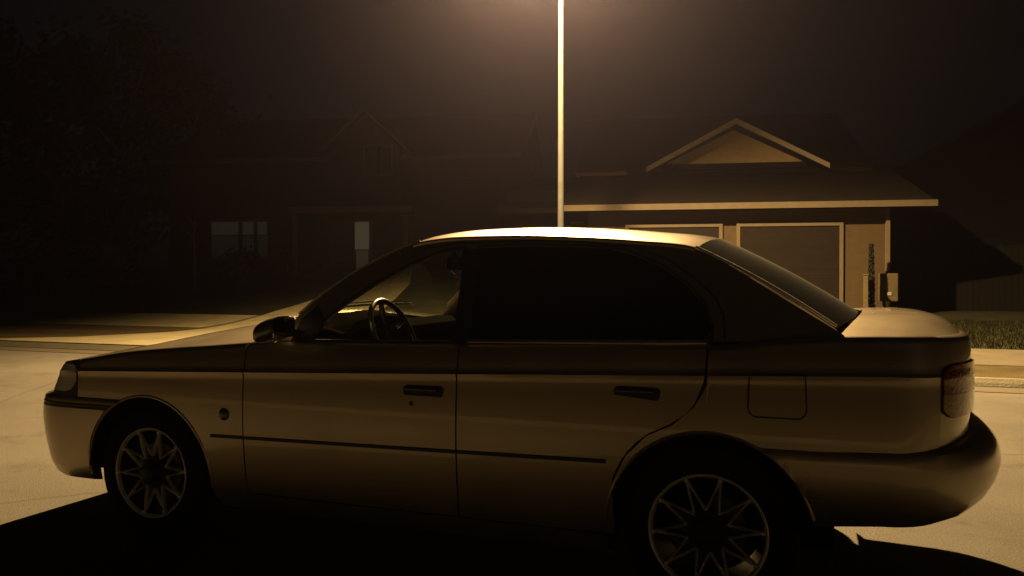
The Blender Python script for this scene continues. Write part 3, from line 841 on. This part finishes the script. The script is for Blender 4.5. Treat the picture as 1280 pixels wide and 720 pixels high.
for s in (-1, 1):
    bm = bmesh.new(); box(bm, -1.98, -.30, s*.69, s*.72, .28, .895, .01); box(bm, -1.28, -1.19, s*.645, s*.66, .88, 1.27, .005); link('door_card', bm, M['inner'], car, OFF)
bm = bmesh.new(); grid(bm, [[(lambda p: (p[0], p[1]*.97, p[2]-.028))(roof_pt(x, u)) for u in us] for x in linspace(-1.48, -.40, 12)]); link('headliner', bm, M['inner'], roof, OFF)
bm = bmesh.new(); box(bm, -1.60, -1.575, -.12, .12, 1.20, 1.26, .01); tube(bm, [(-1.60, 0, 1.25), (-1.63, 0, 1.31)], .008, 8); im = link('rear_view_mirror', bm, M['inner'], car, OFF)
bm = bmesh.new(); box(bm, -1.573, -1.571, -.112, .112, 1.206, 1.254, .0); link('mirror_glass', bm, M['mirror'], im, OFF)

# ================================================================== GROUND
def sstep(a, b, x):
    t = min(1, max(0, (x-a)/(b-a))); return t*t*(3-2*t)
def gh(x, y):
    """height of the land beyond the kerb"""
    if y < 9.95: return 0.
    amp = 1.55 + (.28-1.55)*sstep(-12.2, -5.5, x)
    return .085 + amp*sstep(13.5, 25, y) + .02*noise.noise(Vector((x*.3, y*.3, 0)))*sstep(15, 20, y)
def sheet(name, xs, ys, lift, m, **k):
    bm = bmesh.new(); grid(bm, [[(x, y, gh(x, y)+lift) for y in ys] for x in xs], flip=True)
    bmesh.ops.recalc_face_normals(bm, faces=bm.faces)
    if sum(f.normal.z for f in bm.faces) < 0: bmesh.ops.reverse_faces(bm, faces=bm.faces)
    return tag(link(name, bm, m), **k)
xs = [-300, -150, -80, -50]+linspace(-40, 20, 60)+[30, 50, 90, 160, 300]
ys = [9.96, 10.5, 11, 12, 13]+linspace(13.5, 27, 28)+[29, 33, 40, 60, 100, 180, 320]
ysn = [-300, -100, -40, -12]
sheet('ground', xs, ys, 0, M['grass'], kind='structure')
sheet('near_lawn', linspace(-300, 300, 30), [-300, -120, -60, -30, -10, -1.45], .12, M['grass'], kind='structure')
# road: one wide sheet
bm = bmesh.new(); grid(bm, [[(x, y, 0.0) for y in (-1.0, 1, 3, 6, 9.35)] for x in linspace(-300, 300, 30)], flip=True)
bmesh.ops.recalc_face_normals(bm, faces=bm.faces)
if sum(f.normal.z for f in bm.faces) < 0: bmesh.ops.reverse_faces(bm, faces=bm.faces)
tag(link('road', bm, M['asphalt']), kind='structure')
bm = bmesh.new(); box(bm, -300, 300, 9.352, 9.80, -.1, .006); box(bm, -300, 300, -1.28, -1.003, -.1, .006); tag(link('gutter', bm, M['concrete'], smooth=False), kind='structure')
bm = bmesh.new()
for a, b in ((-300, -14.2), (-8.0, -5.2), (1.4, 300)):
    n0 = len(bm.verts); prism(bm, [(0, -.1), (.155, -.1), (.155, .091), (.085, .088), (.03, .045), (0, .012)], a, b)
    bm.verts.ensure_lookup_table()
    for v in bm.verts[n0:]: v.co = (v.co.y, 9.803+v.co.x, v.co.z)
bmesh.ops.recalc_face_normals(bm, faces=bm.faces)
box(bm, -300, 300, -1.46, -1.283, -.1, .13, .02)
tag(link('kerb', bm, M['kerb'], smooth=False), kind='structure')
# dropped kerbs (aprons) for the two driveways
for a, b in ((-14.2, -8.0), (-5.2, 1.4)):
    bm = bmesh.new(); prism(bm, [(0, 0), (.155, 0), (.155, .090), (.0, .012)], a, b)
    for v in bm.verts: v.co = (v.co.y, 9.803+v.co.x, v.co.z)
    bmesh.ops.recalc_face_normals(bm, faces=bm.faces); tag(link('dropped_kerb', bm, M['concrete'], smooth=False), kind='structure')

def swy(x): return 11.35 + 2.7*min(1, max(0, (2-x)/14))
def strip(name, x0, x1, yf0, yf1, lift, m, nx=40, ny=6):
    bm = bmesh.new(); rows = []
    for x in linspace(x0, x1, nx):
        a, b = yf0(x), yf1(x); rows.append([(x, a+(b-a)*j/ny, gh(x, a+(b-a)*j/ny)+lift) for j in range(ny+1)])
    grid(bm, rows); bmesh.ops.recalc_face_normals(bm, faces=bm.faces)
    if sum(f.normal.z for f in bm.faces) < 0: bmesh.ops.reverse_faces(bm, faces=bm.faces)
    return tag(link(name, bm, m), kind='structure')
strip('verge', -60, -12.1, lambda x: 9.96, swy, .006, M['verge_brown'])
strip('verge', -7.9, -5.4, lambda x: 9.96, swy, .006, M['verge'], 8)
strip('verge', 1.6, 60, lambda x: 9.96, swy, .006, M['verge'])
for a_, b_, m_ in ((-60, -12.6, 'bright_concrete'), (-12.6, 60, 'concrete')): strip('sidewalk', a_, b_, lambda x: swy(x)+.0, lambda x: swy(x)+2.6-.6*min(1, max(0, (2-x)/14)), .012, M[m_], 80)  # left stretch brightened by colour where the lamp gives too little light
# driveway up to the left house, slanting away to the left with a flared mouth
def dl(y): return interp([(9.96, -14.0), (11, -12.7), (12.7, -12.1), (14.2, -12.3), (16.6, -12.5), (18.8, -12.3), (21, -12.65), (24, -13.2)], y)
def dr(y): return interp([(9.96, -7.7), (11.5, -8.1), (14, -8.9), (17, -9.8), (20.5, -10.8), (23, -12.0), (24, -12.6)], y)
bm = bmesh.new(); rows = []
for y in linspace(9.96, 24, 40):
    a, b = dl(y), dr(y); rows.append([(a+(b-a)*j/8, y, gh(a+(b-a)*j/8, y)+.018) for j in range(9)])
grid(bm, rows); bmesh.ops.recalc_face_normals(bm, faces=bm.faces)
if sum(f.normal.z for f in bm.faces) < 0: bmesh.ops.reverse_faces(bm, faces=bm.faces)
tag(link('driveway', bm, M['bright_concrete']), kind='structure')
strip('driveway', -5.1, 1.35, lambda x: 9.96, lambda x: 21.0, .018, M['concrete'], 12, 30)
# pale repair on the road, left of the car's nose
bm = bmesh.new()
pp = [(-7.5, 6.35), (-6.9, 6.1), (-6.2, 5.95), (-5.6, 5.95), (-5.0, 6.05), (-4.5, 6.5), (-4.45, 6.95), (-5.1, 6.9), (-5.8, 6.75), (-6.6, 6.55)]
bm.faces.new([bm.verts.new((x, y, .004)) for x, y in pp]); tag(link('road_patch', bm, M['patch'], smooth=False), kind='structure')
# grass blades where the lawn is close enough to read
bm = bmesh.new()
for i in range(16000):
    x = random.uniform(1.6, 9); y = random.uniform(swy(x)+2.65, 20); z = gh(x, y); h = random.uniform(.03, .09); a = random.uniform(0, 6.28)
    w = .006; dx, dy = math.cos(a)*w, math.sin(a)*w; lx, ly = random.uniform(-.03, .03), random.uniform(-.03, .03)
    bm.faces.new([bm.verts.new((x-dx, y-dy, z)), bm.verts.new((x+dx, y+dy, z)), bm.verts.new((x+lx, y+ly, z+h))])
for i in range(0):
    x = random.uniform(1.6, 7); y = random.uniform(9.98, swy(x)); z = gh(x, y); h = random.uniform(.015, .045); a = random.uniform(0, 6.28)
    w = .005; dx, dy = math.cos(a)*w, math.sin(a)*w
    bm.faces.new([bm.verts.new((x-dx, y-dy, z)), bm.verts.new((x+dx, y+dy, z)), bm.verts.new((x+random.uniform(-.02, .02), y+random.uniform(-.02, .02), z+h))])
tag(link('grass', bm, M['blade'], smooth=False), 'short lawn grass blades beyond the pavement', 'grass', kind='stuff')

# ================================================================== STREET LAMP
TH = R(20.5)
def cw(px, Z):
    """street position of a sight line at depth Z (only used to lay the plot out)"""
    X = (px-640)/1000*Z
    return X*math.cos(TH)-Z*math.sin(TH), X*math.sin(TH)+Z*math.cos(TH)
LX, LY = cw(701, 15.4); LZ = gh(LX, LY)
lamp = empty('street_lamp', (LX, LY, LZ), label='tall pale street lamp post glowing behind the roof of the sedan', cat='street lamp')
bm = bmesh.new(); tube(bm, [(0, 0, .0), (0, 0, 2), (0, 0, 5), (0, 0, 7.9)], [.066, .060, .052, .046], 20); link('pole', bm, M['pole'], lamp)
bm = bmesh.new(); tube(bm, [(0, 0, 0), (0, 0, .05), (0, 0, .06), (0, 0, .35)], [.16, .16, .095, .085], 20); link('base', bm, M['pole'], lamp)
bm = bmesh.new(); tube(bm, [(0, 0, 7.75), (0, -.25, 7.98), (.02, -.7, 8.06), (.03, -1.15, 8.08)], [.035, .032, .03, .03], 12); arm = link('arm', bm, M['pole'], lamp)
bm = bmesh.new(); rows = []
for y, w_, h_ in ((-1.0, .06, .05), (-1.15, .11, .08), (-1.4, .15, .10), (-1.65, .13, .08), (-1.78, .06, .04)):
    rows.append([(.03+w_*math.cos(a), y, 8.06+h_*max(-.25, math.sin(a))) for a in [2*math.pi*k/20 for k in range(21)]])
vs = grid(bm, rows); bm.faces.new(vs[0][:-1]); bm.faces.new(vs[-1][:-1][::-1]); bmesh.ops.recalc_face_normals(bm, faces=bm.faces)
head = link('lamp_head', bm, M['lamp_body'], lamp)
bm = bmesh.new(); bmesh.ops.create_uvsphere(bm, u_segments=20, v_segments=10, radius=1)
for v in bm.verts: v.co = (.03+v.co.x*.09, -1.42+v.co.y*.16, 8.03+min(v.co.z, .2)*.05)
link('lamp_lens', bm, lampm, head)
ld = bpy.data.lights.new('street_light', 'SPOT'); ld.energy = 57000; ld.color = (1, .64, .26); ld.shadow_soft_size = .11; ld.spot_size = R(164); ld.spot_blend = .9
lo = bpy.data.objects.new('lamp_bulb', ld); COL.objects.link(lo); lo.parent = lamp; lo.location = (.03, -1.42, 7.93); lo.rotation_euler = (R(-9), R(-20), 0)

# ================================================================== HOUSES
class Frame:
    """plot frame: origin on the ground at a facade corner, u along the facade, v away from the street"""
    def __init__(s, a, b, z): s.a = Vector((*a, z)); d = Vector((b[0]-a[0], b[1]-a[1], 0)); s.len = d.length; s.rz = math.atan2(d.y, d.x)
    def root(s, name, **k): return empty(name, s.a, s.rz, **k)

def gable_roof(bm, x0, x1, y0, y1, ze, zr, th=.12, over=.0):
    """ridge along x"""
    ym = (y0+y1)/2
    prism_pts = [(y0, ze), (ym, zr), (y1, ze), (y1, ze-th), (ym, zr-th), (y0, ze-th)]
    a = [bm.verts.new((x0, y, z)) for y, z in prism_pts]; b = [bm.verts.new((x1, y, z)) for y, z in prism_pts]
    for i in range(6): bm.faces.new([a[i], b[i], b[(i+1) % 6], a[(i+1) % 6]])
    for s_, e in ((a, 1), (b, -1)):
        bm.faces.new([s_[0], s_[1], s_[4], s_[5]]); bm.faces.new([s_[1], s_[2], s_[3], s_[4]])
def slope_roof(bm, x0, x1, y0, z0, y1, z1, th=.12):
    pr = [(y0, z0), (y1, z1), (y1, z1-th), (y0, z0-th)]
    a = [bm.verts.new((x0, y, z)) for y, z in pr]; b = [bm.verts.new((x1, y, z)) for y, z in pr]
    for i in range(4): bm.faces.new([a[i], b[i], b[(i+1) % 4], a[(i+1) % 4]])
    bm.faces.new(a); bm.faces.new(b[::-1])
def fin(name, bm, m, parent, smooth=False):
    bmesh.ops.recalc_face_normals(bm, faces=bm.faces); return link(name, bm, m, parent, smooth=smooth)
def cross_gable(bm, xc, hw, yf, yb, ze, zr, th=.12):
    pr = [(xc-hw, ze), (xc, zr), (xc+hw, ze), (xc+hw, ze-th), (xc, zr-th), (xc-hw, ze-th)]
    a = [bm.verts.new((x, yf, z)) for x, z in pr]; b = [bm.verts.new((x, yb, z)) for x, z in pr]
    for i in range(6): bm.faces.new([a[i], b[i], b[(i+1) % 6], a[(i+1) % 6]])
    for s_ in (a, b): bm.faces.new([s_[0], s_[1], s_[4], s_[5]]); bm.faces.new([s_[1], s_[2], s_[3], s_[4]])

# --- garage house (right)
GZ = .36
F = Frame(cw(735, 20.6), cw(1107, 19.4), GZ); W = F.len       # about 7.7 m
gh_ = F.root('garage_house', label='tan house with double garage and cream gable trim behind the car', cat='house')
H0 = 2.60       # eave underside above local ground
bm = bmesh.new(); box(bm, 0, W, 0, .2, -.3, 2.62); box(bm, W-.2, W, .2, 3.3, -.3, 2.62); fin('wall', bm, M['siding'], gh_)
k = W/7.66
def garage_door(x0, x1, hs):
    bm = bmesh.new(); box(bm, x0, x1, -.03, -.005, -.05, 2.12)
    d = fin('garage_door', bm, M['garage'], gh_)
    bm = bmesh.new()
    for i in range(1, 4): box(bm, x0+.02, x1-.02, -.034, -.0305, 2.12*i/4-.006, 2.12*i/4+.006)
    fin('panel_joint', bm, M['garage'], d)
    bm = bmesh.new(); w = .085
    box(bm, x0-w, x0, -.06, .0, -.05, 2.12+w); box(bm, x1, x1+w, -.06, .0, -.05, 2.12+w); box(bm, x0+.001, x1-.001, -.058, .0, 2.121, 2.12+w-.002)
    fin('door_frame', bm, M['white'], d)
    return d
garage_door(1.10*k, 3.48*k, 0); garage_door(4.02*k, 6.52*k, 0)
# lower roof over the garage
bm = bmesh.new(); slope_roof(bm, -.62, W+1.0, -.42, 2.66, 3.6, 4.05); r1 = fin('lower_roof', bm, M['shingle'], gh_)
bm = bmesh.new(); box(bm, -.64, W+1.02, -.47, -.424, 2.53, 2.68); fin('fascia', bm, M['white'], r1)
bm = bmesh.new(); box(bm, -.60, W+.95, -.42, 0, 2.535, 2.545); fin('soffit', bm, M['siding_dark'], r1)
# recess at the left with a dim window
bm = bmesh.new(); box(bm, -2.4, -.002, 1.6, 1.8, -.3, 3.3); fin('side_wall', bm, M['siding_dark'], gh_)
bm = bmesh.new(); box(bm, -.60, -.25, 1.56, 1.598, 1.5, 2.4); f = fin('window', bm, M['white'], gh_); bm = bmesh.new(); box(bm, -.56, -.29, 1.55, 1.559, 1.54, 2.36); fin('pane', bm, M['glassdark'], f)
bm = bmesh.new(); slope_roof(bm, -2.6, -.63, 1.1, 2.75, 3.6, 3.9); fin('side_roof', bm, M['shingle'], gh_)
# upper body
UX0, UX1 = -.25, W+.2
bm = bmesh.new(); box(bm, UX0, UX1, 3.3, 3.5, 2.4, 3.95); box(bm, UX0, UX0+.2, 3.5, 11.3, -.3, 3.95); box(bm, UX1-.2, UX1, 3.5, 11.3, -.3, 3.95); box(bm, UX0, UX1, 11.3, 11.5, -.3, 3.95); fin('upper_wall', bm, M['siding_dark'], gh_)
bm = bmesh.new(); gable_roof(bm, UX0-.3, UX1+.3, 2.95, 11.9, 3.93, 6.35); mr = fin('main_roof', bm, M['shingle'], gh_)
for xe in (UX0+.05, UX1-.05):
    bm = bmesh.new(); v = [bm.verts.new(p) for p in ((xe, 3.3, 3.85), (xe, 11.5, 3.85), (xe, 7.4, 6.2))]; bm.faces.new(v); link('gable_end', bm, M['siding_dark'], gh_, smooth=False, thick=.06)
bm = bmesh.new(); box(bm, UX0-.32, UX0+1.15, 2.86, 2.945, 3.84, 3.94); gu = fin('gutter', bm, M['dull'], mr)
bm = bmesh.new(); box(bm, UX0-.30, UX0-.20, 2.87, 2.94, 3.35, 3.838); fin('downspout', bm, M['dull'], mr)
# front gable
GC = (922-735)/(1107-735)*W*1.0+.32; HW = 2.24
bm = bmesh.new(); cross_gable(bm, GC, HW+.22, 2.45, 7.0, 3.98, 5.25); fin('front_gable_roof', bm, M['shingle'], gh_)
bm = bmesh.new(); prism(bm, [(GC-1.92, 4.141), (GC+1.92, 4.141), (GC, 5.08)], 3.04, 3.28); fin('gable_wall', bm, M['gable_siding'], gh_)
bm = bmesh.new()
for sg in (-1, 1):
    hw2 = HW+.24; pr = [(GC, 5.30), (GC+sg*hw2, 3.99), (GC+sg*hw2, 3.85), (GC, 5.14)]
    prism(bm, pr if sg > 0 else pr[::-1], 2.40, 2.446)
fin('bargeboard', bm, M['dull'], gh_)
bm = bmesh.new(); box(bm, GC-2.0, GC+2.0, 3.05, 3.28, 3.6, 4.14); fin('gable_base', bm, M['siding_dark'], gh_)
# downspout, conduit and meter box on the right corner
bm = bmesh.new(); box(bm, W-.02, W+.07, -.10, -.01, 1.0, 2.53); fin('corner_downspout', bm, M['white'], gh_)
bm = bmesh.new(); box(bm, W-.20, W+.20, -.30, -.105, .28, .95, .02); mb = fin('meter_box', bm, M['meter'], gh_)
bm = bmesh.new(); box(bm, W-.05, W+.05, -.318, -.302, .42, .50, .006); tube(bm, [(W, -.2, .28), (W, -.2, -.25)], .05, 10); fin('meter_dial', bm, M['lamp_body'], mb)

# slim dark shrub and pale post beside the garage corner
bx = cw(1089, 18.9)
def leaf_cloud(bm, n, fn, size):
    for i in range(n):
        p = fn(); nrm = Vector((random.gauss(0, 1), random.gauss(0, 1), random.gauss(0, 1))).normalized()
        a = nrm.orthogonal().normalized()*size*random.uniform(.6, 1.3); b = nrm.cross(a).normalized()*size*random.uniform(.35, .7)
        bm.faces.new([bm.verts.new(p-a), bm.verts.new(p+b), bm.verts.new(p+a), bm.verts.new(p-b)])
t = empty('narrow_shrub', (bx[0], bx[1], gh(*bx)), label='slim dark upright shrub against the tan wall beside the meter box', cat='shrub')
bm = bmesh.new()
def fs():
    z = random.uniform(.1, 1.75); r = .085*(1-.5*(z/1.75)**2)*math.sqrt(random.random()); a = random.uniform(0, 6.28)
    return Vector((r*math.cos(a), r*math.sin(a), z))
leaf_cloud(bm, 2200, fs, .03); link('foliage', bm, M['leaf'], t, smooth=False)
bm = bmesh.new(); tube(bm, [(0, 0, -.05), (0, 0, 1.5)], [.02, .008], 6); link('stem', bm, M['bark'], t)
px_, py_ = cw(1082, 18.7); zz_ = gh(px_, py_)
bm = bmesh.new(); box(bm, -.05, .05, -.05, .05, -.1, 1.0, .008); box(bm, -.065, .065, -.065, .065, 1.0, 1.03, .008)
o = link('short_post', bm, M['meter'], None, smooth=False); o.location = (px_, py_, zz_); tag(o, 'short pale square post standing in front of the garage wall corner', 'post')

# --- right neighbour (black silhouette) and fence
F = Frame(cw(1085, 26.5), cw(1500, 22.5), .3)
nb = F.root('neighbour_house', label='unlit house with long sloping roof at the right edge', cat='house')
bm = bmesh.new(); box(bm, 0, 15, 0, .2, -.3, 3.4); box(bm, 0, .2, .2, 10, -.3, 3.4); box(bm, 14.8, 15, .2, 10, -.3, 3.4); fin('wall', bm, M['siding_dark'], nb)
bm = bmesh.new(); prism(bm, [(-.9, 3.55), (7.4, 7.9), (15.8, 3.55), (15.8, 3.43), (7.4, 7.76), (-.9, 3.43)], -.5, 10.3); rf = fin('roof', bm, M['shingle'], nb)
bm = bmesh.new(); prism(bm, [(0, 3.4), (15, 3.4), (7.4, 7.5)], .02, .2); fin('gable_wall', bm, M['siding_dark'], nb)
bm = bmesh.new(); box(bm, 3.0, 4.4, -.04, -.002, 1.0, 2.2); f = fin('window', bm, M['siding_dark'], nb); bm = bmesh.new(); box(bm, 3.08, 4.32, -.05, -.041, 1.08, 2.12); fin('pane', bm, M['glassdark'], f)
F = Frame(cw(1118, 21.3), cw(1480, 19.0), .28)
fe = F.root('board_fence', label='dark vertical board fence to the right of the garage', cat='fence')
x = 0; 
bm = bmesh.new()
while x < 10.5:
    box(bm, x, x+.135, 0, .02, -.2, 1.75+random.uniform(-.01, .01)); x += .142
fin('boards', bm, M['fence'], fe)
for i in range(5):
    bm = bmesh.new(); box(bm, i*2.4, i*2.4+.09, .022, .11, -.2, 1.8); fin('fence_post', bm, M['fence'], fe)
bm = bmesh.new()
for z in (.35, 1.45): box(bm, 0, 10.5, .0225, .06, z, z+.09)
fin('fence_rail', bm, M['fence'], fe)

# --- left house, raised on its plot
LZ0 = 1.72
A0, A1 = cw(212, 27.5), cw(640, 26.0)
F = Frame(A0, A1, LZ0); W2 = F.len; kx = W2/428
lh = F.root('two_storey_house', label='dark two-storey house with dim window on the raised plot at left', cat='house')
U = lambda px: (px-212)*kx
SC = 26.8/1000
ZH = lambda py: 1.15+(350-py)*SC-LZ0      # local height of a feature on this facade
bm = bmesh.new()
box(bm, 0, W2, 0, .25, -1.5, ZH(198)); box(bm, 0, .25, .25, 8, -1.5, ZH(198)); box(bm, W2-.25, W2, .25, 8, -1.5, ZH(198)); box(bm, 0, W2, 7.75, 8, -1.5, ZH(198)); fin('wall', bm, M['brick'], lh)
bm = bmesh.new(); gable_roof(bm, -.4, W2+.4, -.45, 8.45, ZH(200), ZH(118)); fin('roof', bm, M['shingle'], lh)
bm = bmesh.new(); box(bm, -.4, W2+.4, -.49, -.452, ZH(204), ZH(199)); fin('fascia', bm, M['darkrake'], lh)
for xe in (.1, W2-.16):
    bm = bmesh.new(); v = [bm.verts.new(p) for p in ((xe, 0, ZH(200)-.1), (xe, 8, ZH(200)-.1), (xe, 4, ZH(124)))]; bm.faces.new(v); link('gable_end', bm, M['brick'], lh, smooth=False, thick=.06)
gc = U(472)
bm = bmesh.new(); cross_gable(bm, gc, U(520)-gc, -1.0, 4.0, ZH(190), ZH(146)); fin('front_gable_roof', bm, M['shingle'], lh)
bm = bmesh.new(); prism(bm, [(U(428), ZH(268)), (U(512), ZH(268)), (U(512), ZH(192)), (gc, ZH(152)), (U(428), ZH(192))], -.7, -.003); fin('gable_bay', bm, M['brick'], lh)
bm = bmesh.new()
for sg in (-1, 1):
    pr = [(gc, ZH(144.5)), (gc+sg*(U(520)-gc+.05), ZH(191)), (gc+sg*(U(520)-gc+.05), ZH(195)), (gc, ZH(149))]
    prism(bm, pr if sg > 0 else pr[::-1], -1.05, -1.003)
fin('bargeboard', bm, M['darkrake'], lh)
def win(x0, x1, y0, y1, yy, m1, m2, cols, frame=M['darkrake'], trans=None):
    bm = bmesh.new(); w = .07
    box(bm, x0-w, x1+w, yy-.05, yy-.002, y0-w, y0); box(bm, x0-w, x1+w, yy-.05, yy-.002, y1, y1+w); box(bm, x0-w, x0, yy-.05, yy-.002, y0+.001, y1-.001); box(bm, x1, x1+w, yy-.05, yy-.002, y0+.001, y1-.001)
    f = fin('window', bm, frame, lh)
    for a, b in cols:
        bm = bmesh.new()
        if trans:
            box(bm, a, b, yy-.03, yy-.004, y0+.01, trans-.03); fin('pane', bm, m2, f)
            bm = bmesh.new(); box(bm, a, b, yy-.03, yy-.004, trans, y1-.01); fin('pane', bm, m1, f)
        else:
            box(bm, a, b, yy-.03, yy-.004, y0+.01, y1-.01); fin('pane', bm, m1, f)
win(U(267), U(340), ZH(321), ZH(276), 0, M['blind'], M['blind2'], [(U(268), U(302.5)), (U(308), U(322)), (U(327), U(339))], trans=ZH(293))
win(U(471), U(502), ZH(222), ZH(190), -.7, M['glassdark'], None, [(U(472), U(486)), (U(488.5), U(501))])
# porch roof, posts, door with pale side light
bm = bmesh.new(); slope_roof(bm, U(398), U(540), -2.1, ZH(270), -.71, ZH(255), .15); pr_ = fin('porch_roof', bm, M['shingle'], lh)
bm = bmesh.new(); box(bm, U(398), U(540), -2.14, -2.103, ZH(273), ZH(266)); fin('porch_fascia', bm, M['darkrake'], pr_)
for px in (404, 532):
    bm = bmesh.new(); box(bm, U(px)-.07, U(px)+.07, -2.02, -1.88, -.5, ZH(272)); fin('porch_post', bm, M['darkrake'], lh)
bm = bmesh.new(); box(bm, U(418), U(446), -.05, -.003, .0, ZH(277)); d = fin('front_door', bm, M['darkrake'], lh)
bm = bmesh.new(); tube(bm, [(U(444), -.09, 1.0), (U(444), -.05, 1.0)], .03, 8); fin('handle', bm, M['chrome'], d)
bm = bmesh.new(); box(bm, U(448), U(472), -.06, -.003, .0, ZH(275)); d = fin('side_light', bm, M['darkrake'], lh)
bm = bmesh.new(); box(bm, U(450.5), U(468), -.07, -.061, ZH(312), ZH(278)); fin('pane', bm, M['doorpale'], d)
bm = bmesh.new(); box(bm, U(452), U(467), -.07, -.061, ZH(336), ZH(313)); fin('lower_pane', bm, emit_mat('glowing_lower_pane', (.06, .055, .035), .2), d)  # lower pane glows faintly too

# ================================================================== TREES
def tree(name, x, y, h, rad, label, n=5200, low=.12, leaf=.16, group='trees standing on the dark lawns at left', cz=.55):
    z0 = gh(x, y); t = empty(name, (x, y, z0), label=label, cat='tree', group=group)
    bm = bmesh.new(); tube(bm, [(0, 0, -.2), (.05, 0, h*.25), (-.05, .08, h*.5), (.05, 0, h*.8)], [.22, .17, .12, .04], 10)
    for i in range(7):
        a = i*2.4; z = h*(.25+.07*i); r = rad*.7
        tube(bm, [(0, 0, z), (r*.5*math.cos(a), r*.5*math.sin(a), z+h*.1), (r*math.cos(a), r*math.sin(a), z+h*.16)], [.07, .045, .015], 6)
    link('trunk', bm, M['bark'], t)
    cl = []
    for i in range(46):
        u = random.uniform(-1, 1); a = random.uniform(0, 6.28); rr = random.uniform(.35, .95)
        zc_ = h*(low+(1-low)*(.5+.5*u)); env = math.sqrt(max(.05, 1-abs(u)**2.2))
        cl.append((Vector((rad*rr*env*math.cos(a), rad*rr*env*math.sin(a), zc_*.95)), rad*random.uniform(.2, .38)))
    def fn():
        c_, r_ = random.choice(cl); v = Vector((random.gauss(0, .5), random.gauss(0, .5), random.gauss(0, .42)))
        return c_+v*r_
    bm = bmesh.new(); leaf_cloud(bm, n, fn, leaf); link('crown', bm, M['leaf'], t, smooth=False)
tx = [(-20, 29, 9.4, 3.4, 'broad dark tree at the far left edge of the photograph'),
      (70, 30, 9.2, 3.2, 'dark tree with level top between the edge tree and the tallest one'),
      (165, 30, 9.9, 2.6, 'tallest dark tree of the row at left'),
      (238, 31, 8.6, 2.3, 'rightmost dark tree of the row, nearest the lit window')]
for px, Z, h, r, lab in tx:
    x, y = cw(px, Z); tree('dark_tree', x, y, h-gh(x, y)+.9, r, lab)
x, y = cw(243, 24); 
t = empty('young_tree', (x, y, gh(x, y)), label='thin bare sapling stem on the lawn below the lit window', cat='tree')
bm = bmesh.new(); tube(bm, [(0, 0, -.1), (.03, 0, .8), (-.02, 0, 1.7), (.05, 0, 2.3)], [.035, .03, .02, .008], 8)
for i in range(6): a = i*1.9; tube(bm, [(0, 0, 1.2+.15*i), (.3*math.cos(a), .3*math.sin(a), 1.6+.15*i)], [.012, .004], 5)
link('trunk', bm, M['bark'], t)
# clipped hedge / shrubs in front of the left house
for i, (px, Z, r, lab) in enumerate(((40, 25, 1.1, 'leftmost low shrub on the dark lawn'), (120, 25.5, 1.2, 'low rounded shrub below the tallest tree'), (300, 26.2, .8, 'low shrub directly under the dim triple window'), (365, 26.0, .85, 'low shrub between the dim window and the front door'), (600, 24.5, 1.0, 'shrub behind the front half of the sedan roof'), (660, 23.0, 1.2, 'shrub left of the street lamp post'))):
    x, y = cw(px, Z); t = empty('garden_shrub', (x, y, gh(x, y)), label=lab, cat='shrub', group='shrubs in the left front gardens')
    cl = [(Vector((random.uniform(-.8, .8)*r, random.uniform(-.5, .5)*r, random.uniform(.2, .8)*r)), r*.4) for _ in range(14)]
    bm = bmesh.new(); leaf_cloud(bm, 1500, lambda: (lambda c_: c_[0]+Vector((random.gauss(0, .5), random.gauss(0, .5), random.gauss(0, .4)))*c_[1])(random.choice(cl)), .07); link('foliage', bm, M['leaf'], t, smooth=False)
    bm = bmesh.new(); 
    for a in (0, 2.1, 4.2): tube(bm, [(0, 0, -.05), (.25*math.cos(a)*r, .25*math.sin(a)*r, .5*r)], [.03, .01], 6)
    link('stem', bm, M['bark'], t)

# ================================================================== AIR
bm = bmesh.new(); box(bm, -46, 26, -14, 45, -1.2, 12.5)
m = bpy.data.materials.new('night_haze'); m.use_nodes = True; nt = m.node_tree; nt.nodes.clear()
o = nt.nodes.new('ShaderNodeOutputMaterial'); v = nt.nodes.new('ShaderNodeVolumePrincipled')
v.inputs['Color'].default_value = (.74, .66, 1, 1); v.inputs['Density'].default_value = .00064; v.inputs['Anisotropy'].default_value = .895
nt.links.new(v.outputs[0], o.inputs['Volume'])
tag(link('haze', bm, m, smooth=False), 'thin night mist glowing around the street lamp', 'haze', kind='stuff')

# ================================================================== WORLD, CAMERA
w = bpy.data.worlds.new('World'); scene.world = w; w.use_nodes = True; nt = w.node_tree
bg = nt.nodes['Background']; sk = nt.nodes.new('ShaderNodeTexSky'); sk.sky_type = 'NISHITA'; sk.sun_disc = False
sk.sun_elevation = R(12); sk.sun_rotation = R(140); sk.dust_density = 3
nt.links.new(sk.outputs[0], bg.inputs['Color']); bg.inputs['Strength'].default_value = .0004
cam = bpy.data.cameras.new('camera'); co = bpy.data.objects.new('camera', cam); COL.objects.link(co)
co.location = (0, 0, 1.15); co.rotation_euler = (R(90-.573), 0, TH); cam.sensor_width = 36; cam.lens = 28.125; cam.clip_end = 1000; cam.clip_start = .05
scene.camera = co
scene.view_settings.view_transform = 'Standard'; scene.view_settings.look = 'None'; scene.view_settings.gamma = 1; scene.view_settings.exposure = 0
scene.cycles.use_denoising = True
